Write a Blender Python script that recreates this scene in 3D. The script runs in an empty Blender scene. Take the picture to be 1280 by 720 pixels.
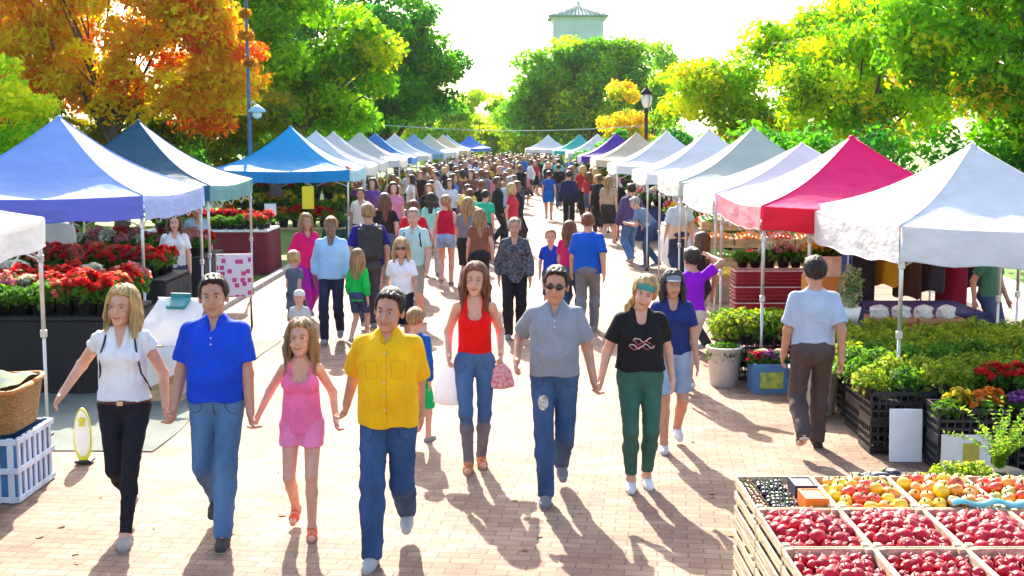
import bpy, math, random
import numpy as np
from mathutils import Vector, Matrix
R = math.radians
rng = np.random.default_rng(7)
random.seed(7)
SC = bpy.context.scene
COL = SC.collection

# ------------------------------------------------------------------ camera geometry (also used to read places off the photograph)
F_PX, CAM_H, PITCH = 1600.0, 2.75, R(6.70)
CP, SP = math.cos(PITCH), math.sin(PITCH)

def at(px, py, h=0.0):
    """world point at height h seen at pixel (px, py) of the 1280x720 photograph"""
    a, b = (px - 640) / F_PX, (py - 360) / F_PX
    dy, dz = CP - b * SP, -SP - b * CP
    t = (h - CAM_H) / dz
    return np.array([a * t, dy * t, h])

def at_y(px, py, Y):
    a, b = (px - 640) / F_PX, (py - 360) / F_PX
    dy, dz = CP - b * SP, -SP - b * CP
    t = Y / dy
    return np.array([a * t, Y, CAM_H + dz * t])

# ------------------------------------------------------------------ materials
MATS = {}
def _new(name):
    m = bpy.data.materials.new(name); m.use_nodes = True
    nt = m.node_tree; nt.nodes.clear()
    out = nt.nodes.new('ShaderNodeOutputMaterial')
    return m, nt, out

def mat(name, col, rough=0.6, var=0.15, scale=8.0, bump=0.0, bscale=40.0, metal=0.0, trans=0.0, spec=0.5,
        stretch=(1, 1, 1), objcol=False, col2=None, coat=0.0, attr=None, tcol=None, detail=4.0):
    """one procedural material: base colour broken up by noise, optional bump, translucency, object colour, leaf colour attribute"""
    if name in MATS: return MATS[name]
    m, nt, out = _new(name); N = nt.nodes; L = nt.links
    tc = N.new('ShaderNodeTexCoord'); mp = N.new('ShaderNodeMapping'); mp.inputs['Scale'].default_value = stretch
    L.new(tc.outputs['Object'], mp.inputs['Vector'])
    nz = N.new('ShaderNodeTexNoise'); nz.inputs['Scale'].default_value = scale; nz.inputs['Detail'].default_value = detail
    L.new(mp.outputs['Vector'], nz.inputs['Vector'])
    mx = N.new('ShaderNodeMix'); mx.data_type = 'RGBA'
    if col2 is None: c2 = [c * (1 - var * 1.6) for c in col]; c1 = [min(1, c * (1 + var)) for c in col]
    else: c1, c2 = col, col2
    mx.inputs[6].default_value = (*c2, 1); mx.inputs[7].default_value = (*c1, 1)
    rp = N.new('ShaderNodeMapRange'); rp.inputs['From Min'].default_value = 0.3; rp.inputs['From Max'].default_value = 0.7
    L.new(nz.outputs['Fac'], rp.inputs['Value']); L.new(rp.outputs['Result'], mx.inputs[0])
    csock = mx.outputs[2]
    if objcol or attr:
        if objcol:
            oi = N.new('ShaderNodeObjectInfo'); src = oi.outputs['Color']
        else:
            at_ = N.new('ShaderNodeAttribute'); at_.attribute_name = attr; src = at_.outputs['Color']
        ml = N.new('ShaderNodeMix'); ml.data_type = 'RGBA'; ml.blend_type = 'MULTIPLY'; ml.inputs[0].default_value = 1
        L.new(csock, ml.inputs[6]); L.new(src, ml.inputs[7]); csock = ml.outputs[2]
    b = N.new('ShaderNodeBsdfPrincipled')
    L.new(csock, b.inputs['Base Color']); b.inputs['Roughness'].default_value = rough
    b.inputs['Metallic'].default_value = metal; b.inputs['Specular IOR Level'].default_value = spec
    b.inputs['Coat Weight'].default_value = coat
    nsock = None
    if bump:
        n2 = N.new('ShaderNodeTexNoise'); n2.inputs['Scale'].default_value = bscale; n2.inputs['Detail'].default_value = 3
        L.new(mp.outputs['Vector'], n2.inputs['Vector'])
        bp = N.new('ShaderNodeBump'); bp.inputs['Strength'].default_value = min(1, bump); bp.inputs['Distance'].default_value = 0.02 * max(1, bump)
        L.new(n2.outputs['Fac'], bp.inputs['Height']); L.new(bp.outputs['Normal'], b.inputs['Normal']); nsock = bp.outputs['Normal']
    if trans:
        t = N.new('ShaderNodeBsdfTranslucent')
        if tcol:
            tm = N.new('ShaderNodeMix'); tm.data_type = 'RGBA'; tm.blend_type = 'MULTIPLY'; tm.inputs[0].default_value = 1
            L.new(csock, tm.inputs[6]); tm.inputs[7].default_value = (*tcol, 1); L.new(tm.outputs[2], t.inputs['Color'])
        else: L.new(csock, t.inputs['Color'])
        ms = N.new('ShaderNodeMixShader'); ms.inputs[0].default_value = trans
        L.new(b.outputs[0], ms.inputs[1]); L.new(t.outputs[0], ms.inputs[2]); L.new(ms.outputs[0], out.inputs['Surface'])
    else: L.new(b.outputs[0], out.inputs['Surface'])
    MATS[name] = m
    return m

def fabric(col, kind='cloth', stretch=(1, 1, 1)):
    mn = sum(col) / 3; col = tuple(min(.9, max(.003, mn + (c - mn) * (1.18 if kind != 'denim' else .88))) for c in col)
    key = 'fabric_%s_%d_%d_%d' % (kind, *[int(c * 255) for c in col])
    if kind == 'denim': return mat(key, tuple(min(1, c * 1.25 + .015) for c in col), 0.85, 0.1, 5, 0.3, 150, spec=0.2, stretch=(1.3, 1.3, .5), col2=tuple(c * .72 for c in col), detail=8)
    if kind == 'print': return mat(key, col, 0.8, 0.6, 30, 0.2, 60, spec=0.2)
    return mat(key, col, 0.8, 0.10, 6, 0.5, 28, spec=0.25, trans=0.06, stretch=(1, 1, .7))

SKIN = mat('skin', (.64, .34, .23), 0.5, 0.08, 14, spec=0.4)
SKIN2 = mat('skin_tanned', (.52, .26, .165), 0.5, 0.08, 14, spec=0.4)
SKIN3 = mat('skin_dark', (.22, .115, .07), 0.5, 0.08, 14, spec=0.4)
LIP = mat('lips', (.45, .13, .11), 0.4, 0.05)
EYEW = mat('eye_white', (.50, .44, .40), 0.2, 0.02)
EYED = mat('eye_iris', (.035, .022, .016), 0.15, 0.02)
HAIRC = {
    'blonde': (.62, .40, .14), 'brown': (.13, .055, .022), 'dark': (.022, .015, .012), 'auburn': (.22, .075, .025),
    'grey': (.42, .40, .38), 'light': (.38, .22, .09), 'pale': (.72, .60, .38)}
def hair_mat(c):
    return mat('hair_' + c, HAIRC[c], 0.45, 0.4, 26, 0.5, 90, stretch=(1.6, 1.6, .25), spec=0.5, trans=0.1)

# ------------------------------------------------------------------ mesh helpers
def mesh_np(name, V, Fc, mats=(), midx=None, smooth=True):
    """quads or triangles (uniform) from numpy arrays"""
    V = np.asarray(V, dtype=np.float32); Fc = np.asarray(Fc, dtype=np.int32)
    me = bpy.data.meshes.new(name); k = Fc.shape[1]
    me.vertices.add(len(V)); me.vertices.foreach_set('co', V.ravel())
    me.loops.add(Fc.size); me.loops.foreach_set('vertex_index', Fc.ravel())
    me.polygons.add(len(Fc)); me.polygons.foreach_set('loop_start', np.arange(0, Fc.size, k, dtype=np.int32))
    if midx is not None: me.polygons.foreach_set('material_index', np.asarray(midx, dtype=np.int32))
    me.polygons.foreach_set('use_smooth', np.full(len(Fc), smooth))
    for m in mats: me.materials.append(m)
    me.update(calc_edges=True)
    return me

class MB:
    """collects boxes, bars, tubes, lathes and sheets for ONE mesh"""
    def __init__(s): s.v = []; s.f = []; s.m = []; s.sm = []; s.M = Matrix.Identity(4)
    def _add(s, vs, fs, mi=0, smooth=False):
        o = len(s.v); s.v += [tuple(s.M @ Vector(v)) for v in vs]
        for f in fs: s.f.append([i + o for i in f]); s.m.append(mi); s.sm.append(smooth)
    def box(s, c, d, rz=0, mi=0, rot=None, taper=1.0, bev=0.0):
        hx, hy, hz = d[0] / 2, d[1] / 2, d[2] / 2
        Rm = rot if rot is not None else Matrix.Rotation(rz, 3, 'Z')
        b = min(bev, hx * .6, hy * .6, hz * .6)
        if b > 0:
            vs = []; 
            for (z, ins) in ((-hz, b), (-hz + b, 0), (hz - b, 0), (hz, b)):
                t = taper if z > 0 else 1
                for (x, y) in ((-hx + b, -hy), (hx - b, -hy), (hx, -hy + b), (hx, hy - b), (hx - b, hy), (-hx + b, hy), (-hx, hy - b), (-hx, -hy + b)):
                    vs.append(Vector(((x - math.copysign(ins, x)) * t, (y - math.copysign(ins, y)) * t, z)))
            fs = [[i for i in range(7, -1, -1)], [24 + i for i in range(8)]]
            for r in range(3):
                for i in range(8): fs.append([r * 8 + i, r * 8 + (i + 1) % 8, (r + 1) * 8 + (i + 1) % 8, (r + 1) * 8 + i])
        else:
            vs = [Vector((x * (taper if z > 0 else 1), y * (taper if z > 0 else 1), z)) for z in (-hz, hz) for (x, y) in ((-hx, -hy), (hx, -hy), (hx, hy), (-hx, hy))]
            fs = [[3, 2, 1, 0], [4, 5, 6, 7], [0, 1, 5, 4], [1, 2, 6, 5], [2, 3, 7, 6], [3, 0, 4, 7]]
        s._add([Rm @ v + Vector(c) for v in vs], fs, mi)
        return s
    def tube(s, pts, r, n=8, mi=0, cap=True):
        pts = [Vector(p) for p in pts]; rs = r if isinstance(r, (list, tuple)) else [r] * len(pts)
        vs = []; fs = []
        up = None
        for i, p in enumerate(pts):
            d = (pts[min(i + 1, len(pts) - 1)] - pts[max(i - 1, 0)]).normalized()
            if up is None: up = Vector((0, 0, 1)) if abs(d.z) < .9 else Vector((1, 0, 0))
            a = d.cross(up).normalized(); b = a.cross(d).normalized(); up = b
            for k in range(n):
                t = 2 * math.pi * k / n; vs.append(p + (a * math.cos(t) + b * math.sin(t)) * rs[i])
        for i in range(len(pts) - 1):
            for k in range(n): fs.append([i * n + k, i * n + (k + 1) % n, (i + 1) * n + (k + 1) % n, (i + 1) * n + k])
        if cap: fs.append(list(range(n))[::-1]); fs.append([(len(pts) - 1) * n + k for k in range(n)])
        s._add(vs, fs, mi, True); return s
    def bar(s, a, b, w, mi=0):
        return s.tube([a, b], w, 4, mi)
    def lathe(s, prof, c=(0, 0, 0), n=16, mi=0, sx=1, sy=1):
        vs = []; fs = []
        for (r, z) in prof:
            for k in range(n):
                t = 2 * math.pi * k / n; vs.append((c[0] + r * math.cos(t) * sx, c[1] + r * math.sin(t) * sy, c[2] + z))
        for i in range(len(prof) - 1):
            for k in range(n): fs.append([i * n + k, i * n + (k + 1) % n, (i + 1) * n + (k + 1) % n, (i + 1) * n + k])
        if prof[0][0] > 1e-4: fs.append(list(range(n))[::-1])
        if prof[-1][0] > 1e-4: fs.append([(len(prof) - 1) * n + k for k in range(n)])
        s._add(vs, fs, mi, True); return s
    def grid(s, fn, nu, nv, mi=0):
        vs = [fn(u / nu, v / nv) for v in range(nv + 1) for u in range(nu + 1)]
        fs = [[v * (nu + 1) + u, v * (nu + 1) + u + 1, (v + 1) * (nu + 1) + u + 1, (v + 1) * (nu + 1) + u] for v in range(nv) for u in range(nu)]
        s._add(vs, fs, mi, True); return s
    def ball(s, c, r, n=8, mi=0, sc=(1, 1, 1)):
        prof = [(r * math.sin(math.pi * i / n) + 1e-5, -r * math.cos(math.pi * i / n)) for i in range(n + 1)]
        vs = []; fs = []; m = n + 4
        for (q, z) in prof:
            for k in range(m):
                t = 2 * math.pi * k / m; vs.append((c[0] + q * math.cos(t) * sc[0], c[1] + q * math.sin(t) * sc[1], c[2] + z * sc[2]))
        for i in range(n):
            for k in range(m): fs.append([i * m + k, i * m + (k + 1) % m, (i + 1) * m + (k + 1) % m, (i + 1) * m + k])
        s._add(vs, fs, mi, True); return s
    def mesh(s, name, mats):
        me = bpy.data.meshes.new(name); me.from_pydata(s.v, [], s.f)
        for m in (mats if isinstance(mats, (list, tuple)) else [mats]): me.materials.append(m)
        me.polygons.foreach_set('material_index', s.m); me.polygons.foreach_set('use_smooth', s.sm); me.update()
        return me

# ------------------------------------------------------------------ object helpers
def link(name, data, parent=None, loc=None, rz=None):
    o = bpy.data.objects.new(name, data); COL.objects.link(o)
    if parent: o.parent = parent
    if loc is not None: o.location = [float(c) for c in loc]
    if rz is not None: o.rotation_euler.z = rz
    return o
def tag(o, label=None, cat=None, group=None, kind=None):
    if label: o['label'] = label
    if cat: o['category'] = cat
    if group: o['group'] = group
    if kind: o['kind'] = kind
    return o
def thing(name, loc, label, cat, group=None, rz=0, data=None):
    return tag(link(name, data, None, loc, rz), label, cat, group)
def struct(name, data, loc=None):
    return tag(link(name, data, None, loc), kind='structure')
def copy_tree(o, loc=None, rz=None, label=None, group=None, scale=None, parent=None):
    c = o.copy(); COL.objects.link(c)
    if parent: c.parent = parent
    if loc is not None: c.location = [float(x) for x in loc]
    if rz is not None: c.rotation_euler.z = rz
    if scale is not None: c.scale = (scale,) * 3 if isinstance(scale, (int, float)) else scale
    if label: c['label'] = label
    if group: c['group'] = group
    for ch in KIDS.get(o.name, ()): copy_tree(ch, parent=c)
    return c
KIDS = {}
def kids_of(o):
    KIDS[o.name] = [x for x in bpy.data.objects if x.parent == o]
    for k in KIDS[o.name]: kids_of(k)
class Proto:
    """a finished thing that is moved into place the first time and copied after that"""
    def __init__(s, o): s.o = o; s.used = False; kids_of(o)
    def put(s, loc, rz=0, label=None, group=None, scale=1):
        if not s.used:
            s.used = True; o = s.o; o.location = [float(x) for x in loc]; o.rotation_euler.z = rz
            o.scale = (scale,) * 3 if isinstance(scale, (int, float)) else scale
            if label: o['label'] = label
            if group: o['group'] = group
            return o
        return copy_tree(s.o, loc, rz, label, group, scale)
ORD = 'first second third fourth fifth sixth seventh eighth ninth tenth eleventh twelfth thirteenth fourteenth fifteenth sixteenth seventeenth eighteenth nineteenth twentieth'.split()
# ================================================================== PEOPLE
def surface_net(F, lo, h):
    S = F < 0
    c = S[:-1, :-1, :-1].astype(np.int8)
    n = c.copy() * 0
    for i in (0, 1):
        for j in (0, 1):
            for k in (0, 1):
                n += S[i:S.shape[0] - 1 + i, j:S.shape[1] - 1 + j, k:S.shape[2] - 1 + k]
    mask = (n > 0) & (n < 8)
    I = np.argwhere(mask)
    vid = np.full(mask.shape, -1, np.int32); vid[mask] = np.arange(len(I))
    acc = np.zeros((len(I), 3)); cnt = np.zeros(len(I))
    cor = [(i, j, k) for i in (0, 1) for j in (0, 1) for k in (0, 1)]
    val = {q: F[I[:, 0] + q[0], I[:, 1] + q[1], I[:, 2] + q[2]] for q in cor}
    for a in cor:
        for ax in range(3):
            if a[ax] == 0:
                b = list(a); b[ax] = 1; b = tuple(b)
                va, vb = val[a], val[b]; x = (va < 0) != (vb < 0)
                t = np.where(x, va / np.where(x, va - vb, 1), 0)
                for m in range(3):
                    acc[:, m] += np.where(x, a[m] + (t if m == ax else 0), 0)
                cnt += x
    V = (I + acc / cnt[:, None]) * h + np.asarray(lo)
    faces = []
    for ax in range(3):
        sl0 = [slice(1, -1)] * 3; sl1 = [slice(1, -1)] * 3
        sl0[ax] = slice(0, -1); sl1[ax] = slice(1, None)
        A = S[tuple(sl0)]; B = S[tuple(sl1)]
        E = np.argwhere(A != B)
        if not len(E): continue
        ins = A[E[:, 0], E[:, 1], E[:, 2]]
        off = np.ones(3, int); off[ax] = 0
        E = E + off
        u, v = (ax + 1) % 3, (ax + 2) % 3
        q = []
        for du, dv in ((-1, -1), (0, -1), (0, 0), (-1, 0)):
            e = E.copy(); e[:, u] += du; e[:, v] += dv
            q.append(vid[e[:, 0], e[:, 1], e[:, 2]])
        q = np.stack(q, 1)
        q[~ins] = q[~ins][:, ::-1]
        faces.append(q)
    return V, np.concatenate(faces)

class Field:
    def __init__(s, lo, hi, h):
        s.lo = np.asarray(lo, float); s.h = h
        s.n = np.ceil((np.asarray(hi) - s.lo) / h).astype(int) + 1
        s.ax = [(s.lo[i] + np.arange(s.n[i]) * h).astype(np.float32) for i in range(3)]
        s.F = np.full(s.n, 1.0, np.float32)
    def _loc(s, lo, hi):
        a = np.clip(np.floor((np.asarray(lo) - s.lo) / s.h).astype(int), 0, s.n)
        b = np.clip(np.ceil((np.asarray(hi) - s.lo) / s.h).astype(int) + 1, 0, s.n)
        if (b <= a).any(): return None
        sl = tuple(slice(a[i], b[i]) for i in range(3))
        return sl, s.ax[0][sl[0]][:, None, None], s.ax[1][sl[1]][None, :, None], s.ax[2][sl[2]][None, None, :]
    def _un(s, sl, d, k):
        A = s.F[sl]
        if k > 0:
            q = np.maximum(k - np.abs(A - d), 0) / k
            s.F[sl] = np.minimum(A, d) - q * q * k * .25
        else: s.F[sl] = np.minimum(A, d)
    def cone(s, a, b, ra, rb, k=.02, flat=1.0):
        """round cone; flat squashes it in Y"""
        a = np.asarray(a, float); b = np.asarray(b, float); r = max(ra, rb) + k + 2.5 * s.h
        g = s._loc(np.minimum(a, b) - r, np.maximum(a, b) + r)
        if g is None: return
        sl, X, Y, Z = g
        ym = (a[1] + b[1]) / 2
        a2 = a.copy(); b2 = b.copy()
        if flat != 1: Y = ym + (Y - ym) / flat; a2[1] = ym + (a[1] - ym) / flat; b2[1] = ym + (b[1] - ym) / flat
        ba = b2 - a2; L = float(ba @ ba) + 1e-9
        t = ((X - a2[0]) * ba[0] + (Y - a2[1]) * ba[1] + (Z - a2[2]) * ba[2]) / L
        t = np.clip(t, 0, 1)
        d = np.sqrt((X - a2[0] - t * ba[0]) ** 2 + (Y - a2[1] - t * ba[1]) ** 2 + (Z - a2[2] - t * ba[2]) ** 2) - (ra + (rb - ra) * t)
        s._un(sl, d, k)
    def ell(s, c, r, Rm=None, k=.02, sub=False):
        c = np.asarray(c, float); r = np.asarray(r, float); m = r.max() + k + 2.5 * s.h
        g = s._loc(c - m, c + m)
        if g is None: return
        sl, X, Y, Z = g
        P = [X - c[0], Y - c[1], Z - c[2]]
        if Rm is not None: P = [P[0] * Rm[0, i] + P[1] * Rm[1, i] + P[2] * Rm[2, i] for i in range(3)]
        k0 = np.sqrt((P[0] / r[0]) ** 2 + (P[1] / r[1]) ** 2 + (P[2] / r[2]) ** 2)
        k1 = np.sqrt((P[0] / r[0] ** 2) ** 2 + (P[1] / r[1] ** 2) ** 2 + (P[2] / r[2] ** 2) ** 2) + 1e-6
        d = k0 * (k0 - 1) / k1
        if sub: s.F[sl] = np.maximum(s.F[sl], -d)
        else: s._un(sl, d, k)
    def XYZ(s): return s.ax[0][:, None, None], s.ax[1][None, :, None], s.ax[2][None, None, :]
    def cut(s, fn):
        X, Y, Z = s.XYZ(); s.F = np.maximum(s.F, fn(X, Y, Z)).astype(np.float32)
    def add(s, fn):
        X, Y, Z = s.XYZ(); s.F = (s.F + fn(X, Y, Z)).astype(np.float32)
    def empty(s): return not (s.F < 0).any()
    def mesh(s, name, mats, mfn=None):
        for sl in (np.s_[0], np.s_[-1]): s.F[sl] = 1; s.F[:, sl] = 1; s.F[:, :, sl] = 1
        V, Q = surface_net(s.F, s.lo, s.h)
        mi = None
        if mfn is not None:
            C = V[Q].mean(1); mi = mfn(C)
        return mesh_np(name, V, Q, mats, mi)

def rot_zyx(rx, ry, rz):
    return np.array((Matrix.Rotation(rz, 3, 'Z') @ Matrix.Rotation(rx, 3, 'X') @ Matrix.Rotation(ry, 3, 'Y')))

def ik(a, t, l1, l2, pole):
    a = np.asarray(a, float); t = np.asarray(t, float); d = t - a; L = np.linalg.norm(d)
    L2 = min(L, (l1 + l2) * .995); d = d / max(L, 1e-6); t = a + d * L2
    x = (l1 * l1 - l2 * l2 + L2 * L2) / (2 * L2); h = math.sqrt(max(l1 * l1 - x * x, 0))
    p = np.asarray(pole, float); p = p - d * (p @ d); p /= np.linalg.norm(p) + 1e-9
    return a + d * x + p * h, t

def person(loc, label, height=1.72, female=False, yaw=0., skin=SKIN, hair=('short', 'dark'), top=None, bottom=None, shoe=None,
           hands=(None, None), stride=.0, feet=None, head=(0, 0, 0), build=1.0, vox=.013, cat='person', group=None, lead=1, belly=0.,
           swing=.1, glasses=None, kidhead=1.0, bend=0., name='person', face=True, clasp=(False, False)):
    """one person in local space facing -Y. Hands: local targets or None; feet: ((x, y, z lift), ...) local; top and bottom: dicts of clothing"""
    s = height / 1.75
    v = vox
    w = build
    hipw, shw = (.088, .150) if female else (.088, .158)
    shw *= .5 + .5 * w
    # feet -----------------------------------------------------------
    if feet is None:
        feet = [(-.085, -stride / 2 * lead, 0 if lead > 0 else .05 * (stride > .1)), (.085, stride / 2 * lead, 0 if lead < 0 else .05 * (stride > .1))]
    ank = []; pit = []
    for (x, y, lz) in feet:
        pitch = min(1.0, lz * 7)                # heel raised, the toe stays near the ground
        ank.append(np.array([x, y, .085 + lz * 1.6])); pit.append(pitch)
    py_ = (feet[0][1] + feet[1][1]) / 2; px_ = (feet[0][0] + feet[1][0]) / 2
    pel = np.array([px_, py_, .955])
    L1, L2 = .435, .445
    reach = L1 + L2 - .004
    for i, sg in ((0, -1), (1, 1)):
        hj = pel + [sg * hipw, 0, -.04]
        dd = math.hypot(hj[0] - ank[i][0], hj[1] - ank[i][1])
        pel[2] = min(pel[2], ank[i][2] + math.sqrt(max(reach ** 2 - dd ** 2, .1)) + .04)
    hip = [pel + [-hipw, 0, -.04], pel + [hipw, 0, -.04]]
    knee = []
    for i in (0, 1):
        kn, an = ik(hip[i], ank[i], L1, L2, (.05 * (-1, 1)[i], -1, 0)); knee.append(kn); ank[i] = an
    kidhead = kidhead * 1.13
    # trunk -----------------------------------------------------------
    cb, sb = math.cos(bend), math.sin(bend)
    def up(x, y, z):   # a point of the trunk, z above the pelvis centre, bent forward
        return pel + [x, y * cb - z * sb, z * cb + y * sb]
    sh = [up(-shw, .005, .428), up(shw, .005, .428)]
    Hm = rot_zyx(head[0] + bend * .5, head[1], head[2])
    neck0 = up(0, .02, .50)
    hc = neck0 + np.array([0, -.02, .022]) + Hm @ np.array([0, -.005, .115]) * kidhead
    hs = kidhead
    def H(x, y, z): return hc + Hm @ (np.array([x, y, z]) * hs)
    # arms ------------------------------------------------------------
    el, wr = [], []
    for i, sg in ((0, -1), (1, 1)):
        t = hands[i]
        if t is None:
            sw = swing * (1 if i == 0 else -1) * lead
            t = np.array([sh[i][0] + sg * (.055 + .02 * w), sh[i][1] + sw - .03, sh[i][2] - .51])
            e, q = ik(sh[i], t, .29, .25, (sg * .35, 1, 0))
        else:
            t = np.asarray(t, float) / s
            e, q = ik(sh[i], t, .29, .25, (sg * .22, 1, -.1))
        el.append(e); wr.append(q)
    fine = v < .0095
    def torso(Fd, g=0., k=.05):
        b = w
        if female:
            Fd.ell(up(0, .0, .0), (.168 * b + g, .112 * b + g, .115 + g), k=k)
            Fd.ell(up(0, -.005, .16), (.122 * b + g, .088 * b + g, .14 + g), k=k)
            Fd.ell(up(0, .0, .33), (.140 * b + g, .096 * b + g, .155 + g), k=k)
            for q in (-1, 1): Fd.ell(up(q * .068, -.075, .315), (.062 + g, .056 + g, .062 + g), k=.03)
        else:
            Fd.ell(up(0, .0, .0), (.160 * b + g, .112 * b + g, .12 + g), k=k)
            Fd.ell(up(0, -.005 - belly, .15), (.142 * b + g, .10 * b + g + belly, .14 + g), k=k)
            Fd.ell(up(0, .0, .32), (.158 * b + g, .112 * b + g, .16 + g), k=k)
        for q in (-1, 1): Fd.cone(up(q * .03, .012, .465), up(q * shw * .86, .005, .430), .052 + g * .6, .042 + g * .4, k)
        Fd.cone(up(0, .025, .43), up(0, .015, .505), .075 + g, .052 + g * .6, k, .85)
    ar = (.93 if female else 1.0) * (.6 + .4 * w)
    def arm(Fd, i, g=0., t1=2., k=.02, r0=1.0, r1=1.0, gw=0.):
        a, e, q = sh[i], el[i], wr[i]
        f = min(t1, 1.0); m = a + (e - a) * f
        Fd.cone(a, m, .050 * ar * r0 + g, (.052 + (.040 - .052) * f) * ar * r0 + g + gw * f, k)
        if t1 > 1:
            f = min(t1 - 1, 1.0); m = e + (q - e) * f
            Fd.cone(e, m, .042 * ar * r1 + g + gw, (.042 + (.027 - .042) * f) * ar * r1 + g + gw, k)
    def leg(Fd, i, g=0., k=.02, zcut=None, ga=0.):
        lw = (1.06 if female else 1.0) * (.5 + .5 * w); cw = lw * (bottom or {}).get('slim', 1.)
        Fd.cone(hip[i], knee[i], .082 * lw + g, .053 * cw + g + ga * .4, k)
        calf = knee[i] * .68 + ank[i] * .32 + np.array([0, .012, 0])
        Fd.cone(knee[i], calf, .050 * cw + g + ga * .5, .052 * cw + g + ga * .6, k)
        Fd.cone(calf, ank[i], .050 * cw + g + ga * .6, .036 * cw + g + ga, k)
    yd = []
    for i in (0, 1):
        toe = (ank[i] + [(-1, 1)[i] * .012, -.15 * math.cos(pit[i]), -.052 - .15 * math.sin(pit[i]) * .62])
        heel = ank[i] + [0, .045 * math.cos(pit[i]), -.048 + .045 * math.sin(pit[i])]
        yd.append((heel, toe))
    def foot(Fd, i, g=0., k=.02):
        he, to = yd[i]
        mid = he * .35 + to * .65
        Fd.cone(he, mid, .033 + g, .036 + g, k); Fd.cone(mid, to, .036 + g, .028 + g * .8, k)
        Fd.cone(ank[i], he, .036 + g, .032 + g, k); Fd.cone(ank[i], mid, .034 + g, .026 + g, k)
    allp = np.array(ank + knee + sh + el + wr + [hc])
    lo = allp.min(0) - [.2, .26, 0]; hi = allp.max(0) + [.2, .26, .2]; lo[2] = -.03
    # body ------------------------------------------------------------
    B = Field(lo, hi, v / s)
    torso(B)
    for i, sg in ((0, -1), (1, 1)):
        arm(B, i); leg(B, i); foot(B, i)
        d = wr[i] - el[i]; d /= np.linalg.norm(d)
        hold = hands[i] is not None and clasp[i]
        if hold: d = d * .7 + np.array([0, -.05, -.5]); d /= np.linalg.norm(d)
        ca_, cb_ = (.75, 1.1) if hold else (.3, .8)
        nrm = np.array([-sg * (-1. if hold else 1.), .15, 0.]); nrm -= d * (nrm @ d); nrm /= np.linalg.norm(nrm)   # palm looks at the thigh
        lat = np.cross(d, nrm); lat *= -np.sign(lat[1]) if abs(lat[1]) > 1e-6 else 1    # towards the thumb, forward (-Y)
        W = wr[i]; Rm = np.stack([lat, nrm, d], 1)
        hz = .88 if female else 1.0
        B.ell(W + d * .045 * hz, (.040 * hz, .017, .052 * hz), Rm, k=.012)
        B.cone(W - d * .02, W + d * .02, .024 * ar, .026 * hz, .01)
        if fine:
            for j, (o, ln) in enumerate(((.030, .066), (.010, .075), (-.010, .070), (-.029, .055))):
                b0 = W + d * .082 * hz + lat * o * hz; b1 = b0 + (d * (.9 if not hold else .7) + nrm * ca_ + lat * o * 1.5) * ln * .5 * hz
                b2 = b1 + (d * (.55 if not hold else -.1) + nrm * cb_) * ln * .5 * hz
                B.cone(b0, b1, .0095, .0085, .003); B.cone(b1, b2, .0085, .0072, .003)
            t0 = W + d * .028 + lat * .026; t1 = t0 + (lat * .75 + d * .6 + nrm * .25) * .034; t2 = t1 + (d * .95 + lat * .1 + nrm * .3) * .03
            B.cone(t0, t1, .0125, .0105, .006); B.cone(t1, t2, .0105, .008, .004)
        else:
            B.cone(W + d * .08 + lat * .012, W + d * .14 + lat * .014 + nrm * .02, .014, .011, .01)
            B.cone(W + d * .08 - lat * .016, W + d * .13 - lat * .018 + nrm * .02, .013, .010, .01)
            B.cone(W + d * .03 + lat * .03, W + d * .075 + lat * .05, .012, .009, .01)
    B.cone(neck0 - [0, 0, .03], H(0, .022, -.07), .056 * (.86 if female else 1.), .052 * (.85 if female else 1.), .03)
    jw = .93 if female else 1.0
    B.ell(H(0, .018, .030), np.array((.076, .094, .086)) * hs, Hm, k=.02)
    B.ell(H(0, -.022, -.038), np.array((.062 * jw, .066, .074)) * hs, Hm, k=.025)
    B.ell(H(0, -.056, -.095), np.array((.028, .024, .020)) * hs, Hm, k=.02)
    if face and v < .02:
        for q in (-1, 1):
            B.ell(H(q * .077, .012, -.008), np.array((.012, .020, .031)) * hs, Hm, k=.006)
            B.ell(H(q * .034, -.068, -.034), np.array((.022, .020, .020)) * hs, Hm, k=.015)     # cheek
            B.ell(H(q * .031, -.094, .008), np.array((.019, .013, .013)) * hs, Hm, k=0, sub=True)  # socket
        B.cone(H(0, -.083, .014), H(0, -.103, -.026), .009 * hs, .0125 * hs, .006)
        B.ell(H(0, -.080, .030), np.array((.050, .012, .010)) * hs, Hm, k=.012)
    me = B.mesh('person_body', [skin])
    root = link(name, me); tag(root, label, cat, group)
    root.location = (loc[0], loc[1], loc[2] if len(loc) > 2 else 0); root.rotation_euler.z = yaw; root.scale = (s, s, s)
    parts = {'root': root, 'H': H, 'Hm': Hm, 'wr': wr, 'up': up, 'hc': hc, 's': s, 'knee': knee, 'hip': hip, 'ank': ank, 'sh': sh, 'el': el}
    # clothes -----------------------------------------------------------
    def fold(X, Y, Z, A, f=1.0, ph=0.):
        a = np.sin(X * 31 * f + Z * 23 * f + 2.2 * np.sin(Z * 13 * f + ph) + ph) * np.sin(Y * 27 * f - Z * 17 * f + ph * 2)
        b = np.sin(Z * 47 * f + X * 19 + 1.7 * np.sin(X * 21 + Y * 18 + ph)) * .6
        u1 = 15 * f * Z + 8 * X + 2.0 * np.sin(7 * X + ph) + 1.3 * np.sin(11 * Z + 6 * Y + ph)
        u2 = 12 * f * Z - 13 * X + 1.8 * np.sin(9 * Z + 4 * Y - ph) + ph
        m = .5 + .5 * np.sin(8 * X + 6 * Z + 2 * ph + 5 * Y)
        rd = (1 - np.abs(np.sin(u1))) ** 3 * m + (1 - np.abs(np.sin(u2))) ** 3 * (1 - m)
        return A * (.55 * (a + b) - 2.3 * rd)
    ph = random.uniform(0, 6)
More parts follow.
